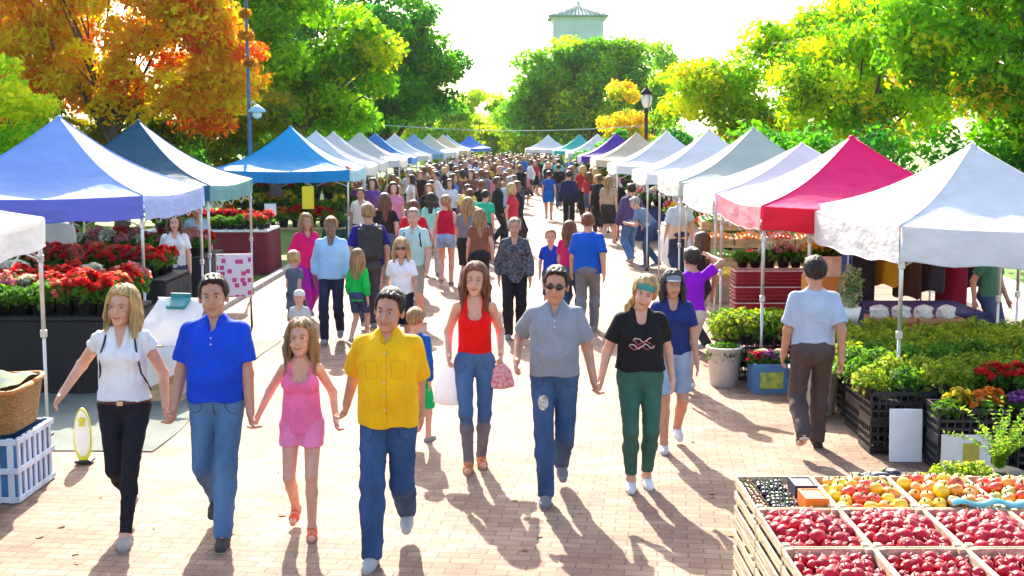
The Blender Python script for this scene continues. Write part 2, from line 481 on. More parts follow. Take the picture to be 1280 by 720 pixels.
    if bottom:
        g = bottom.get('g', .012); kind = bottom.get('kind', 'jeans'); c = bottom['col']
        zc = bottom.get('z', None)
        blo = np.array([min(p[0] for p in knee + ank + hip) - .24, min(p[1] for p in knee + ank + hip) - .22, .02]); bhi = np.array([max(p[0] for p in knee + ank + hip) + .24, max(p[1] for p in knee + ank + hip) + .22, pel[2] + .2])
        if zc: blo[2] = zc - .04
        T = Field(blo, bhi, v / s)
        T.ell(pel, (.165 * w + g, .115 * w + g, .125 + g), k=.04)
        T.ell(pel + [0, .02, -.03], (.150 * w + g, .115 * w + g, .10 + g), k=.04)
        if belly: T.ell(pel + [0, -belly, .08], (.15 * w, .10 * w + belly, .1), k=.04)
        for i in (0, 1): leg(T, i, g, .03, ga=bottom.get('ga', .014))
        if kind == 'skirt':
            T.cone(pel, pel + [0, 0, -(pel[2] - zc)], .14 * w, .21 * w, .03, .75)
        wz = pel[2] + bottom.get('w', .095)
        T.cut(lambda X, Y, Z: Z - wz)
        if zc: T.cut(lambda X, Y, Z: zc - Z)
        T.add(lambda X, Y, Z: fold(X, Y, Z, .0028 * bottom.get('f', 1.), 1.1, ph))
        T.cut(lambda X, Y, Z: bottom.get('hem', .062) - Z + 0 * X)
        ms = [fabric(c, bottom.get('fab', 'denim'))]; mf = None
        if 'col2' in bottom:
            ms.append(fabric(bottom['col2'], 'denim')); z2 = bottom['z2']
            mf = lambda C: (C[:, 2] < z2).astype(int)
        nm = {'jeans': 'jeans', 'shorts': 'shorts', 'skirt': 'skirt', 'trousers': 'trousers'}[kind]
        parts['bottom'] = link(nm, T.mesh(nm, ms, mf), root)
    if top:
        g = top.get('g', .014); c = top['col']; sl = top.get('sleeve', .6); hem = pel[2] + top.get('hem', .0)
        tlo = np.minimum(np.array([pel[0] - .33, pel[1] - .30, hem - .05]), allp[2:].min(0) - .15); thi = np.maximum(np.array([pel[0] + .33, pel[1] + .30, neck0[2] + .12]), np.array(sh + el + wr).max(0) + .1)
        tlo[2] = min(hem - .03, min(np.array(sh + el + wr)[:, 2]) - .08 if sl > 1 else hem - .03); thi[2] = max(neck0[2] + .10, thi[2] if sl > 1 else 0)
        T = Field(tlo, thi, v / s)
        torso(T, g)
        lz = top.get('loose', .02)
        bz = pel[2] - .02
        T.cone(up(0, -.006 - belly * .8, .30), np.array([pel[0], pel[1] - belly * .6, hem - .03]), (.150 if female else .168) * w + g * .6, (.160 if female else .162) * w + lz, .04, .70 + belly)
        T.cut(lambda X, Y, Z: hem - Z + .008 * np.sin(X * 25 + ph) + 0 * Y)
        if sl < .05:   # no sleeves: open armholes
            for i, sg in ((0, -1), (1, 1)):
                T.ell(sh[i] + [sg * .035, 0, -.02], (.060, .13, .11), k=0, sub=True)
        else:
            A = Field(tlo, thi, v / s)
            for i in (0, 1): arm(A, i, g * .6 + .004, sl, .02, gw=top.get('gw', .016) + g * .4)
            if sl <= 1:
                for i in (0, 1):
                    e = (el[i] - sh[i]); e /= np.linalg.norm(e); c0 = sh[i] + e * (.29 * sl)
                    sg = (-1, 1)[i]
                    A.cut(lambda X, Y, Z: np.where((X - pel[0]) * sg > .03, (X - c0[0]) * e[0] + (Y - c0[1]) * e[1] + (Z - c0[2]) * e[2], -1))
            q = np.maximum(.03 - np.abs(T.F - A.F), 0) / .03
            T.F = np.minimum(T.F, A.F) - q * q * .03 * .25
        nk = top.get('neck', 'round')
        T.add(lambda X, Y, Z: fold(X, Y, Z, .0024 * top.get('f', 1.), 1.0, ph))
        if 'pleat' in top: T.add(lambda X, Y, Z: .004 * np.sin(X * 150) * (Z > pel[2] + top['pleat']))
        if nk == 'collar':
            for q in range(20):
                t0 = 2 * math.pi * q / 20; t1 = t0 + .33
                if abs(((t0 + math.pi / 2) % (2 * math.pi)) - 0) < .25: continue
                zz = lambda t: .020 * math.sin(t)
                T.cone(neck0 + [.066 * math.cos(t0), .058 * math.sin(t0) - .002, .012 + zz(t0)], neck0 + [.066 * math.cos(t1), .058 * math.sin(t1) - .002, .012 + zz(t1)], .016, .016, .003)
            for q in (-1, 1): T.cone(neck0 + [q * .034, -.072, -.010], neck0 + [q * .066, -.108, -.045], .017, .010, .003)
            T.cone(up(0, -.11, .44), up(0, -.13, .30), .004, .004, .004)
        depth = {'round': .045, 'v': .115, 'scoop': .115, 'collar': .085, 'straps': .10, 'high': .01}[nk]
        wd = {'round': .072, 'v': .062, 'scoop': .082, 'collar': .052, 'straps': .105, 'high': .06}[nk]
        # neck opening: subtract a cone around the neck and down the front
        S = Field(tlo, thi, v / s)
        S.cone(neck0 + [0, .0, .0], neck0 + [0, 0, .12], .060 if nk != 'collar' else .056, .10 if nk != 'collar' else .064, 0)
        S.cone(neck0 + [0, -.085, .05], neck0 + [0, -.125, -depth], wd, .016 if nk in ('v', 'collar') else wd * .75, 0.0)
        if nk == 'straps':
            S.cone(neck0 + [-.03, 0, .05], neck0 + [.03, 0, .05], .09, .09, 0)
            for sg in (-1, 1): S.cone(neck0 + [sg * .135, -.02, .0], neck0 + [sg * .15, -.02, -.10], .036, .03, 0)
        T.F = np.maximum(T.F, -S.F)
        if top.get('placket'):
            T.add(lambda X, Y, Z: np.where((np.abs(X - pel[0]) < .017) & (Y < pel[1]), -.004, 0) + 0 * Z)
            for q in (-1, 1):
                T.add(lambda X, Y, Z: np.where((np.abs(X - pel[0] - q * .085) < .045) & (Y < pel[1] - .03) & (np.abs(Z - pel[2] - .30) < .055), -.004, 0))
        if sl > 1: T.cut(lambda X, Y, Z: np.where(np.abs(X - pel[0]) < shw * .9, hem - Z, -1) + 0 * Y)
        ms = [fabric(c, top.get('fab', 'cloth'))]; mf = None
        if 'col2' in top: ms.append(fabric(top['col2'], 'cloth')); mf = top['mf']
        nm = top.get('name', 'shirt')
        parts['top'] = link(nm, T.mesh(nm, ms, mf), root)
        if 'vest' in top: pass
    if shoe:
        kind, c = shoe
        for i in (0, 1):
            he, to = yd[i]
            P = np.array([he, to, ank[i]])
            Fd = Field(P.min(0) - .07, P.max(0) + .07, min(v, .012) / s)
            foot(Fd, i, .007, .015)
            ld = to - he; ld[2] *= .4
            cp, sp_ = math.cos(pit[i] * .75), math.sin(pit[i] * .75)
            # foot-frame height above the sole
            zf = lambda X, Y, Z: (Z - he[2] + .040) * cp + (he[1] - Y) * sp_
            yf = lambda X, Y, Z: (he[1] - Y) * cp - (Z - he[2]) * sp_
            Fd.cut(lambda X, Y, Z: -zf(X, Y, Z) + .004 + 0 * X)
            if kind == 'sandal':
                Fd.cut(lambda X, Y, Z: np.minimum(zf(X, Y, Z) - .018, np.minimum(np.abs(yf(X, Y, Z) - .145) - .026, np.minimum(np.abs(yf(X, Y, Z) - .09) - .010, np.abs(yf(X, Y, Z) - .035) - .014))) + 0 * X)
                Fd.cut(lambda X, Y, Z: Z - ank[i][2] - .015 + 0 * X + 0 * Y)
                ms = [mat('leather_%d' % int(c[0] * 99 + c[1] * 9), c, .5, .1)]; mf = None
            else:
                Fd.cut(lambda X, Y, Z: Z - ank[i][2] + (.005 if kind != 'boot' else -.06) + 0 * X + 0 * Y)
                ms = [fabric(c, 'cloth'), mat('rubber_sole', (.62, .60, .56) if kind != 'dark' else (.03, .03, .03), .7, .1)]
                mf = lambda C: ((C[:, 2] - he[2] + .040) * cp + (he[1] - C[:, 1]) * sp_ < .020).astype(int)
            if not Fd.empty(): link('sandal' if kind == 'sandal' else 'shoe', Fd.mesh('shoe', ms, mf), root)
    # hair ----------------------------------------------------------------
    st, hcname = hair[:2]
    if st != 'none':
        hv = min(v, .013) / s if v < .02 else v / s
        top_ = np.array([.14, .16, .14]); low = np.array([.15, .18, .14 if st in ('short', 'bald') else .50])
        Fd = Field(hc - low * hs, hc + top_ * hs, hv)
        Hi = Hm.T
        def loc_(X, Y, Z):
            q = [X - hc[0], Y - hc[1], Z - hc[2]]
            return [(q[0] * Hi[j, 0] + q[1] * Hi[j, 1] + q[2] * Hi[j, 2]) / hs for j in range(3)]
        g = .018 if st != 'short' else .010
        Fd.ell(H(0, .020, .034), (np.array((.076, .095, .086)) + g) * hs, Hm, k=.01)
        if st == 'short': Fd.ell(H(.01, -.04, .094), np.array((.060, .042, .026)) * hs, Hm, k=.03)
        def hairline(X, Y, Z):
            x, y, z = loc_(X, Y, Z)
            return -(y * .707 + z * .707) + ((.012 if st != 'short' else .020) if st != 'bald' else .03) - .030 * (np.abs(x) > .062)
        Fd.cut(hairline)
        if st == 'bald': Fd.cut(lambda X, Y, Z: loc_(X, Y, Z)[2] - .05)
        if st in ('long', 'mid', 'bob'):
            ln = {'long': .30, 'mid': .20, 'bob': .12}[st]
            for q in (-1, 1):
                for (x0, y0, x1, y1, r0) in ((.070, -.015, .083, -.055, .028), (.078, .015, .098, -.02, .032), (.068, .05, .085, .04, .036)):
                    a0 = H(q * x0, y0, .045); a1 = H(q * (x0 + .010), y0 + .008, -.055); a2 = a1 + np.array([q * (x1 - x0) * .6, (y1 - y0) * .8, -ln * random.uniform(.75, 1.05) + .05])
                    if bend: a2 = a2 + np.array([0, -.0, -.03])
                    Fd.cone(a0, a1, r0 * hs * .75, r0 * hs, .02, .85); Fd.cone(a1, a2, r0 * hs, r0 * .45 * hs, .02, .8)
            a1 = H(0, .085, -.06)
            Fd.cone(H(0, .06, .0), a1, .075 * hs, .065 * hs, .03, .7); Fd.cone(a1, a1 + np.array([0, .02, -ln * .9]), .068 * hs, .04 * hs, .03, .55)
        if st == 'pony':
            q = 1 if len(hair) < 3 else hair[2]
            a = H(-.03 * q, .10, .01); b = H(-.085 * q, .03, -.13); c = b + np.array([-.035 * q, -.075, -.15])
            Fd.cone(a, b, .026, .032, .01); Fd.cone(b, c, .032, .012, .01)
        if st == 'bun': Fd.ell(H(0, .10, .085), np.array((.045, .045, .042)), Hm, k=.01)
        def strands(X, Y, Z):
            x, y, z = loc_(X, Y, Z)
            th = np.arctan2(y - .01, x)
            return .0035 * np.sin(th * 34 + 3 * np.sin(z * 28)) + .003 * np.sin(z * 55 + th * 9) + .0018 * np.sin(x * 190 + z * 40)
        if v < .02: Fd.add(strands)
        if not Fd.empty():
            ho = link('hair', Fd.mesh('hair', [hair_mat(hcname)]), root)
            if v < .0125: link('strands', hair_strands(H, hs, st, random.randrange(9999), hcname, 330 if v < .009 else 120), ho)
    # face ----------------------------------------------------------------
    if face and v < .016:
        mb = MB(); 
        for q in (-1, 1):
            e = MB(); c = H(q * .030, -.0760, .008); e.ball(c, .0112 * hs, 6, 0, (1.15, 1, .62))
            f = H(q * .030, -.0858, .008); e.ball(f, .0058 * hs, 5, 1, (1, .45, .95))
            if not glasses: link('eye', e.mesh('eye', [EYEW, EYED]), root)
            b = MB(); b.tube([H(q * .014, -.088, .026), H(q * .030, -.090, .032), H(q * .048, -.080, .027)], [.0026 * hs, .0030 * hs, .0015 * hs], 6)
            link('eyebrow', b.mesh('eyebrow', [hair_mat(hcname if hcname not in ('blonde', 'pale') else 'light')]), root)
        m = MB(); m.tube([H(-.027, -.078, -.054), H(-.012, -.0875, -.060), H(0, -.0895, -.062), H(.012, -.0875, -.060), H(.027, -.078, -.054)], [.0025 * hs, .005 * hs, .0055 * hs, .005 * hs, .0025 * hs], 6)
        link('mouth', m.mesh('mouth', [LIP]), root)
    if glasses:
        gb = MB(); gm = mat('dark_lens', (.012, .012, .014), .12, .05)
        for q in (-1, 1):
            gb.ball(H(q * .032, -.097, .008), .024 * hs, 6, 0, (1.05, .28, .75))
            gb.tube([H(q * .055, -.09, .014), H(q * .078, -.03, .012), H(q * .083, .012, .008)], .003, 5)
        gb.tube([H(-.012, -.103, .012), H(.012, -.103, .012)], .003, 5)
        link('sunglasses', gb.mesh('sunglasses', [gm]), root)
    return parts

def cap_on(P, col, brim=True, sz=1.0, kind='cap'):
    H, Hm = P['H'], P['Hm']; Fd = Field(P['hc'] - .24, P['hc'] + .22, .009)
    Fd.ell(H(0, .018, .048), np.array((.098, .116, .088)) * sz, Hm, k=.01)
    hc = P['hc']; Hi = Hm.T
    Fd.cut(lambda X, Y, Z: .034 - ((X - hc[0]) * Hi[2, 0] + (Y - hc[1]) * Hi[2, 1] + (Z - hc[2]) * Hi[2, 2]))
    if kind == 'sunhat': Fd.ell(H(0, .015, .042), np.array((.17, .18, .014)), Hm, k=.01)
    elif brim: Fd.ell(H(0, -.10, .040), np.array((.070, .080, .010)), Hm, k=.01)
    return link('hat', Fd.mesh('hat', [fabric(col)]), P['root'])

def hair_strands(H, hs, st, seed, hcname, n):
    """fine locks lying on and just off the hair, so that its outline is not a smooth shell"""
    r = random.Random(seed); V = []; Q = []
    ln = {'long': .30, 'mid': .20, 'bob': .12}.get(st, 0)
    for i in range(n):
        th = r.uniform(-2.25, 2.25) if ln else r.uniform(-3.14, 3.14)            # 0 = back of the head
        sx, sy = math.sin(th), math.cos(th); pts = []
        off = r.uniform(.000, .007)
        if ln:
            p0 = r.uniform(.1, .5); N = 9; tot = ln * r.uniform(.55, 1.08); wob = r.uniform(-.012, .012); ph = r.uniform(0, 6)
            for k in range(N):
                t = k / (N - 1)
                if t < .45:
                    a = p0 + (1.57 - p0) * t / .45; rr = math.sin(a); z = .034 + (.104 + off) * math.cos(a)
                    pts.append((sx * (.094 + off) * rr, .020 + sy * (.113 + off) * rr, z))
                else:
                    q = (t - .45) / .55; o = 1 + .10 * q - .12 * q * q
                    pts.append((sx * (.096 + off) * o + wob * q * math.sin(ph + q * 4), .018 + sy * (.108 + off) * (1 - .25 * q) - (.03 * q if sy < .2 else 0), .030 - tot * q))
            w0 = r.uniform(.0022, .0042)
        else:
            a0 = r.uniform(.05, 1.25 if abs(th) < 1.7 else .30); N = 4; L_ = r.uniform(.25, .6); tw = r.uniform(-.3, .3)
            for k in range(N):
                a = a0 + L_ * k / 3; t2 = th + tw * k / 3; o = off + .006 * math.sin(k / 3 * 3.1)
                pts.append((math.sin(t2) * (.0850 + o) * math.sin(a), .020 + math.cos(t2) * (.1040 + o) * math.sin(a), .034 + (.0950 + o) * math.cos(a)))
            w0 = r.uniform(.0018, .0035)
        b = len(V)
        for k, p in enumerate(pts):
            w_ = w0 * (1 - .75 * k / (N - 1)); tx, ty = sy, -sx
            V.append(H(p[0] - tx * w_, p[1] - ty * w_, p[2])); V.append(H(p[0] + tx * w_, p[1] + ty * w_, p[2]))
        for k in range(N - 1): Q.append((b + 2 * k, b + 2 * k + 1, b + 2 * k + 3, b + 2 * k + 2))
    return mesh_np('strands', np.array(V), np.array(Q), [hair_mat(hcname)])

def to_local(root_loc, yaw, p):
    d = np.asarray(p, float) - np.array([root_loc[0], root_loc[1], 0]); c, s_ = math.cos(-yaw), math.sin(-yaw)
    return np.array([d[0] * c - d[1] * s_, d[0] * s_ + d[1] * c, d[2]])

from mathutils.bvhtree import BVHTree
def surf(P, part, x, z, out=.003, back=False):
    """point on the front (or back) of a garment, in the person's own space"""
    key = 'bvh_' + part
    if key not in P:
        me = P[part].data; P[key] = BVHTree.FromPolygons([v.co for v in me.vertices], [p.vertices for p in me.polygons])
    q = 1 if back else -1
    h = P[key].ray_cast(Vector((x, q * 1.0, z)), Vector((0, -q, 0)))
    return Vector((x, (h[0].y if h[0] else q * .1) + q * out, z))
# ================================================================== THE TWO FAMILIES WALKING TOWARDS THE CAMERA
def gloc(px, py): p = at(px, py); return p
def fg(px_, Y, *a, hands_px=(None, None), **k):
    """stand somebody at ground x seen at px_, distance Y; hands given as (px, py, dy) in the photograph"""
    p = at_y(px_, 600, Y); base = p[0] * 1.0
    # x of the ground point below: refine with the ground pixel row of that distance
    lo, hi = 180., 900.
    for _ in range(40):
        m = (lo + hi) / 2
        if at(640, m)[1] > Y: lo = m
        else: hi = m
    X = at(px_, lo)[0]
    yaw = k.get('yaw', 0); loc = (X, Y, 0)
    hs = []
    for h in hands_px:
        if h is None: hs.append(None)
        else:
            q = at_y(h[0], h[1], Y + h[2]); q = q + [0, 0, .075]
            hs.append(to_local(loc, yaw, q))
    return person(loc, *a, hands=tuple(hs), **k)
FAM = 'people walking hand in hand towards the viewer'
FV = .0068
DENIM = (.045, .12, .32)
P1 = fg(163, 8.62, 'blonde woman in a white blouse and black trousers, holding hands with the blue polo man', height=1.75, female=True, yaw=R(4),
   hair=('mid', 'blonde'), head=(0, R(5), R(-10)), top=dict(col=(.80, .80, .80), sleeve=.28, neck='v', hem=.015, loose=.010, pleat=.12, name='blouse', g=.010), bottom=dict(kind='trousers', col=(.012, .012, .018), fab='cloth', g=.005, ga=.001, slim=.88),
   clasp=(0, 1), shoe=('low', (.35, .33, .30)), feet=((-.055, .30, .07), (.02, -.22, 0)), lead=-1, hands_px=((78, 506, .0), (207, 520, .0)), vox=FV, cat='woman', group=FAM)
P2 = fg(270, 8.60, 'man in a bright blue polo and jeans between the blonde woman and the girl', height=1.82, yaw=R(2),
   hair=('short', 'dark'), head=(0, R(-2), R(3)), top=dict(col=(.012, .085, .55), sleeve=.72, neck='collar', hem=-.03, loose=.012, g=.018), bottom=dict(col=(.06, .155, .31), g=.013, ga=.010),
   clasp=(1, 1), shoe=('dark', (.06, .055, .05)), feet=((-.05, .34, .06), (.085, -.20, 0)), lead=-1, hands_px=((218, 522, .0), (314, 534, -.02)), vox=FV, cat='man', group=FAM, skin=SKIN2, build=1.06, belly=.02)
P3 = fg(378, 8.72, 'girl in a pink sleeveless top, pink shorts and orange sandals, holding hands with both men', height=1.48, female=True, yaw=R(2), kidhead=1.13, build=.80,
   hair=('long', 'light'), head=(R(-5), 0, R(-4)), top=dict(col=(.80, .22, .40), sleeve=0, neck='straps', hem=-.10, loose=.055, pleat=-.2, name='blouse', g=.022, f=.7), bottom=dict(kind='shorts', col=(.80, .28, .45), z=.76, g=.02, ga=.02, fab='cloth'),
   clasp=(1, 1), shoe=('sandal', (.75, .09, .02)), feet=((-.07, .16, .05), (.10, -.16, 0)), lead=-1, hands_px=((322, 535, .0), (420, 537, .0)), vox=FV, cat='girl', group=FAM)
P4 = fg(484, 8.22, 'dark haired man in a yellow short-sleeved shirt and blue jeans beside the girl in pink', height=1.78, yaw=R(-3),
   hair=('short', 'dark'), head=(R(3), R(6), R(-8)), top=dict(col=(.86, .48, .008), sleeve=.85, neck='collar', hem=-.085, loose=.030, placket=True, g=.020, gw=.020, f=1.0), bottom=dict(col=(.022, .070, .185), g=.017, ga=.012),
   clasp=(1, 0), shoe=('low', (.45, .45, .44)), feet=((-.06, -.24, 0), (.085, .34, .075)), lead=1, hands_px=((428, 538, .42), (528, 545, .30)), vox=FV, cat='man', group=FAM, skin=SKIN2, build=1.04, belly=.03)
P5 = fg(594, 10.42, 'slim woman in a red sleeveless top and blue jeans, carrying a white plastic bag', height=1.73, female=True, yaw=R(3), build=.86,
   hair=('long', 'auburn'), head=(0, R(3), R(-6)), top=dict(col=(.72, .012, .025), sleeve=0.0, neck='scoop', hem=.05, loose=-.005, g=.008), bottom=dict(col=(.04, .13, .30), col2=(.17, .16, .20), z2=.42, g=.006, ga=.003, slim=.92),
   shoe=('sandal', (.55, .16, .03)), feet=((-.055, -.05, 0), (.055, .12, .0)), lead=1, hands_px=((561, 455, .0), (626, 452, .0)), vox=FV, cat='woman', group=FAM)
P6 = fg(692, 9.62, 'man in a grey polo, sunglasses and patched jeans, beside the woman in green trousers', height=1.78, yaw=R(-2),
   hair=('short', 'dark'), head=(R(4), R(4), R(-5)), glasses=True, top=dict(col=(.26, .29, .34), sleeve=.72, neck='collar', hem=-.02, loose=.018, g=.02), bottom=dict(col=(.026, .080, .19), g=.013, ga=.010),
   clasp=(0, 1), shoe=('low', (.22, .22, .24)), feet=((-.055, -.22, 0), (.06, .32, .06)), lead=1, hands_px=((646, 462, .05), (742, 487, .05)), vox=FV, cat='man', group=FAM, skin=SKIN2, build=1.0, belly=.025)
P7 = fg(797, 9.86, 'blonde woman with her head tilted, in a black printed t-shirt and green trousers', height=1.70, female=True, yaw=R(0), build=1.08,
   hair=('pony', 'blonde', 1), head=(R(8), R(14), R(-8)), top=dict(col=(.010, .010, .012), sleeve=.62, neck='round', hem=.03, loose=.03, g=.016), bottom=dict(kind='trousers', col=(.045, .115, .085), g=.008, ga=.000, fab='cloth', slim=.92, hem=.135),
   clasp=(1, 0), shoe=('low', (.80, .80, .80)), feet=((-.06, -.06, 0), (.075, .05, 0)), lead=1, hands_px=((751, 487, -.1), (840, 486, .0)), vox=FV, cat='woman', group=FAM)
P8 = fg(1012, 10.95, 'man from behind in a pale blue shirt and brown trousers beside the herb table', height=1.74, yaw=R(176),
   hair=('short', 'dark'), top=dict(col=(.46, .54, .66), sleeve=.8, neck='high', hem=-.02, loose=.015, g=.016), bottom=dict(kind='trousers', col=(.085, .062, .060), g=.017, ga=.012, fab='cloth'),
   shoe=('dark', (.05, .03, .025)), feet=((-.10, -.22, .0), (.10, .26, .10)), lead=1, hands_px=(None, None), vox=FV, cat='man', skin=SKIN2, build=1.0)

# things they carry -----------------------------------------------------------------------------------------
def root_pt(P, v):    # a local point of a person in world space
    return np.array(P['root'].matrix_basis @ Vector(v)) if False else np.array(Matrix.LocRotScale(P['root'].location, P['root'].rotation_euler, P['root'].scale) @ Vector(v))
# belt, bag strap
def belt(P, col, z=.085, r=(.150, .108)):
    m = MB(); c = P['up'](0, 0, z)
    m.tube([(c[0] + r[0] * math.cos(t), c[1] + r[1] * math.sin(t), c[2]) for t in np.linspace(0, 2 * math.pi, 25)], .012, 6, cap=False)
    m.box((c[0], c[1] - r[1] - .008, c[2]), (.04, .012, .03), mi=1)
    link('belt', m.mesh('belt', [mat('belt_leather', (.09, .012, .015), .4, .1), mat('buckle_metal', (.6, .55, .4), .3, .05, metal=1)]), P['root'])
belt(P1, None, .004, (.176, .124))
# thin crossbody strap of the blonde woman with a small dark bag behind her hip
m = MB(); up = P1['up']; c = up(0, 0, 0)
for q in (-1, 1):
    f = [surf(P1, 'top', c[0] + q * x, c[2] + z, .004) for (x, z) in ((.138, .20), (.130, .28), (.116, .36), (.102, .42), (.096, .455))]
    k = [surf(P1, 'top', c[0] + q * x, c[2] + z, .004, True) for (x, z) in ((.096, .455), (.10, .38), (.12, .22), (.12, .10))]
    m.tube([up(q * .172, .05, .06), up(q * .162, -.02, .13)] + f + [up(q * .095, .01, .49)] + k, .007, 6)
m.box(up(0, .16, .26), (.24, .09, .32), bev=.03)
o = thing('backpack', P1['root'].location, 'thin black backpack worn by the blonde woman in the white blouse', 'backpack', data=m.mesh('backpack', [mat('black_nylon', (.012, .012, .014), .6, .2, bump=.3)])); o.rotation_euler = P1['root'].rotation_euler; o.scale = P1['root'].scale
# print on the black t-shirt
m = MB(); up = P7['up']; pc = mat('shirt_print', (.75, .62, .62), .7, .2); pr = mat('shirt_print_red', (.55, .08, .10), .7, .2)
c = up(0, 0, 0)
def chest(x, z): return surf(P7, 'top', c[0] + x, c[2] + z, .001)
random.seed(3)
for j, (z0, mi) in enumerate(((.235, 0), (.222, 1), (.285, 0), (.262, 1))):
    pts = [chest(x, z0 + .016 * math.sin(x * 60 + j * 2) + random.uniform(-.006, .006)) for x in np.linspace(-.10 + .03 * (j > 1), .10 - .03 * (j > 1), 17)]
    m.tube(pts, .0042, 5, mi)
link('shirt_print', m.mesh('shirt_print', [pc, pr]), P7['root'])
# pale patch on the jeans of the man in grey
m = MB(); k, h_ = P6['knee'][0], P6['hip'][0]; c = k * .42 + h_ * .58
ax = (h_ - k) / np.linalg.norm(h_ - k)
vs = []
def patch(u, v):
    t = u * 2 * math.pi; r = v * .040
    return surf(P6, 'bottom', c[0] + r * math.cos(t), c[2] + r * 1.35 * math.sin(t), .004)
m.grid(patch, 20, 4)
link('jeans_patch', m.mesh('jeans_patch', [mat('patch_cloth', (.55, .52, .42), .8, .5, 60)]), P6['root'])
# white plastic carrier bag
def carrier(P, side, col, label, sz=1.0, hgt=.34, name='carrier_bag', m2=None, cat='bag'):
    w_ = root_pt(P, P['wr'][side]) - [0, 0, .08 * P['s']]
    b = MB()
    def f(u, v):
        t = u * 2 * math.pi; z = -v * hgt * sz
        r = (.012 + .10 * math.sin(min(1, v * 1.15) * 1.75) ** .8) * sz * (1 if v < .96 else .5)
        r *= 1 + .08 * math.sin(t * 5 + v * 9) + .05 * math.sin(t * 11 + v * 14)
        return (r * math.cos(t) * 1.15, r * .55 * math.sin(t), z)
    b.grid(f, 28, 14)
    th = thing(name, w_, label, cat, rz=random.uniform(-.3, .3), data=b.mesh(name, [m2 or mat('thin_plastic', col, .35, .06, bump=.5, bscale=20, trans=.35)]))
    hb = MB()
    for q in (-1, 1): hb.tube([(-.02, q * .008, -.02), (-.01, q * .01, .02), (.01, q * .01, .02), (.02, q * .008, -.02)], .005, 5)
    link('handle', hb.mesh('handle', [mat('thin_plastic', col, .35)]), th)
carrier(P5, 0, (.82, .82, .84), 'thin white plastic carrier bag held by the woman in the red top')
carrier(P5, 1, (.55, .10, .16), 'red patterned bag in the hand of the woman in the red top', .85, .26, m2=mat('red_pattern', (.62, .05, .12), .7, .5, 40, col2=(.75, .55, .50)), name='patterned_bag')

# seams, pockets and buttons
THR = mat('seam_dark_blue', (.012, .03, .09), .8, .1); BTN = mat('button', (.70, .66, .55), .3, .05)
for P, jeans in ((P2, 1), (P4, 1), (P5, 1), (P6, 1)):
    c = P['up'](0, 0, 0); z0 = c[2]; m = MB()
    zt = -.035 if P is not P4 else -.10
    m.tube([surf(P, 'bottom', c[0] + .002, z0 + z, .001) for z in np.linspace(zt, zt - .09, 5)], .0022, 5)
    for q in (-1, 1): m.tube([surf(P, 'bottom', c[0] + q * x, z0 + z, .001) for (x, z) in ((.075, zt), (.085, zt - .04), (.11, zt - .065), (.14, zt - .07))], .0024, 5)
    link('pocket_seam', m.mesh('pocket_seam', [THR]), P['bottom'])
for P, zs in ((P4, (.40, .31, .22, .13, .04)), (P2, (.40, .36)), (P6, (.40, .36))):
    c = P['up'](0, 0, 0)
    for z in zs:
        b = MB(); s_ = surf(P, 'top', c[0], c[2] + z, .002); b.ball(s_, .0065, 5, sc=(1, .4, 1)); link('button', b.mesh('button', [BTN]), P['top'])
c = P4['up'](0, 0, 0); SH = mat('seam_ochre', (.60, .33, .006), .8, .1)
for q in (-1, 1):
    m = MB(); m.tube([surf(P4, 'top', c[0] + q * x, c[2] + z, .001) for (x, z) in ((.045, .35), (.085, .353), (.125, .35), (.125, .29), (.124, .25), (.085, .235), (.046, .25), (.045, .30), (.045, .35))], .0014, 5); link('pocket', m.mesh('pocket', [SH]), P4['top'])
m = MB(); m.tube([surf(P4, 'top', c[0] + .014, c[2] + z, .001) for z in np.linspace(-.05, .42, 16)], .0022, 5); link('placket', m.mesh('placket', [SH]), P4['top'])
# ================================================================== SHOPPERS IN THE STREET BEHIND
MV = .011
CRW = 'shoppers walking and standing between the stalls'
MID = {}
def mid(key, px_, py, label, H=1.68, **k):
    p = at(px_, py)
    d = dict(vox=MV, group=CRW, stride=.35, shoe=('low', (.3, .3, .3)))
    d.update(k)
    MID[key] = person((p[0], p[1], 0), label, height=H, **d)
    return MID[key]
def T(c, **k): return dict(col=c, **k)
J = lambda c=(.03, .06, .14), **k: {**dict(col=c, g=.014), **k}
tee = dict(sleeve=.65, neck='round', hem=-.03, loose=.02)
mid('gre', 643, 422, 'grey-haired person in a charcoal speckled long top and black trousers with pink cuffs', 1.66, female=True, skin=SKIN2, hair=('short', 'grey'), top=dict(col=(.10, .10, .12), fab='print', sleeve=1.6, hem=-.14, loose=.035, g=.02), bottom=J((.012, .012, .014), fab='cloth'), stride=.3)
mid('kid', 688, 398, 'blonde child in a blue t-shirt between the charcoal top and the red top', 1.34, kidhead=1.15, build=.8, hair=('short', 'light'), top=T((.02, .07, .42), **tee), bottom=J(kind='shorts', z=.5), cat='child')
mid('pnk', 712, 408, 'auburn haired person in a pink and red top beside the blue t-shirt back', 1.55, female=True, yaw=R(150), hair=('mid', 'auburn'), top=T((.62, .05, .14), **tee), bottom=J())
mid('blu', 734, 415, 'person seen from behind in a bright blue t-shirt and grey trousers', 1.70, yaw=R(172), hair=('short', 'auburn'), top=T((.012, .12, .52), sleeve=.8, neck='high', hem=-.08, loose=.03, g=.022), bottom=J((.20, .21, .22), fab='cloth'), build=1.1)
mid('nvy', 838, 560, 'person in a navy top and pale blue shorts right behind the black t-shirt woman', 1.60, skin=SKIN2, hair=('mid', 'dark'), female=True, top=T((.02, .035, .14), **tee), bottom=J((.25, .35, .50), kind='shorts', z=.58, g=.016, ga=.016), shoe=('low', (.7, .72, .75)))
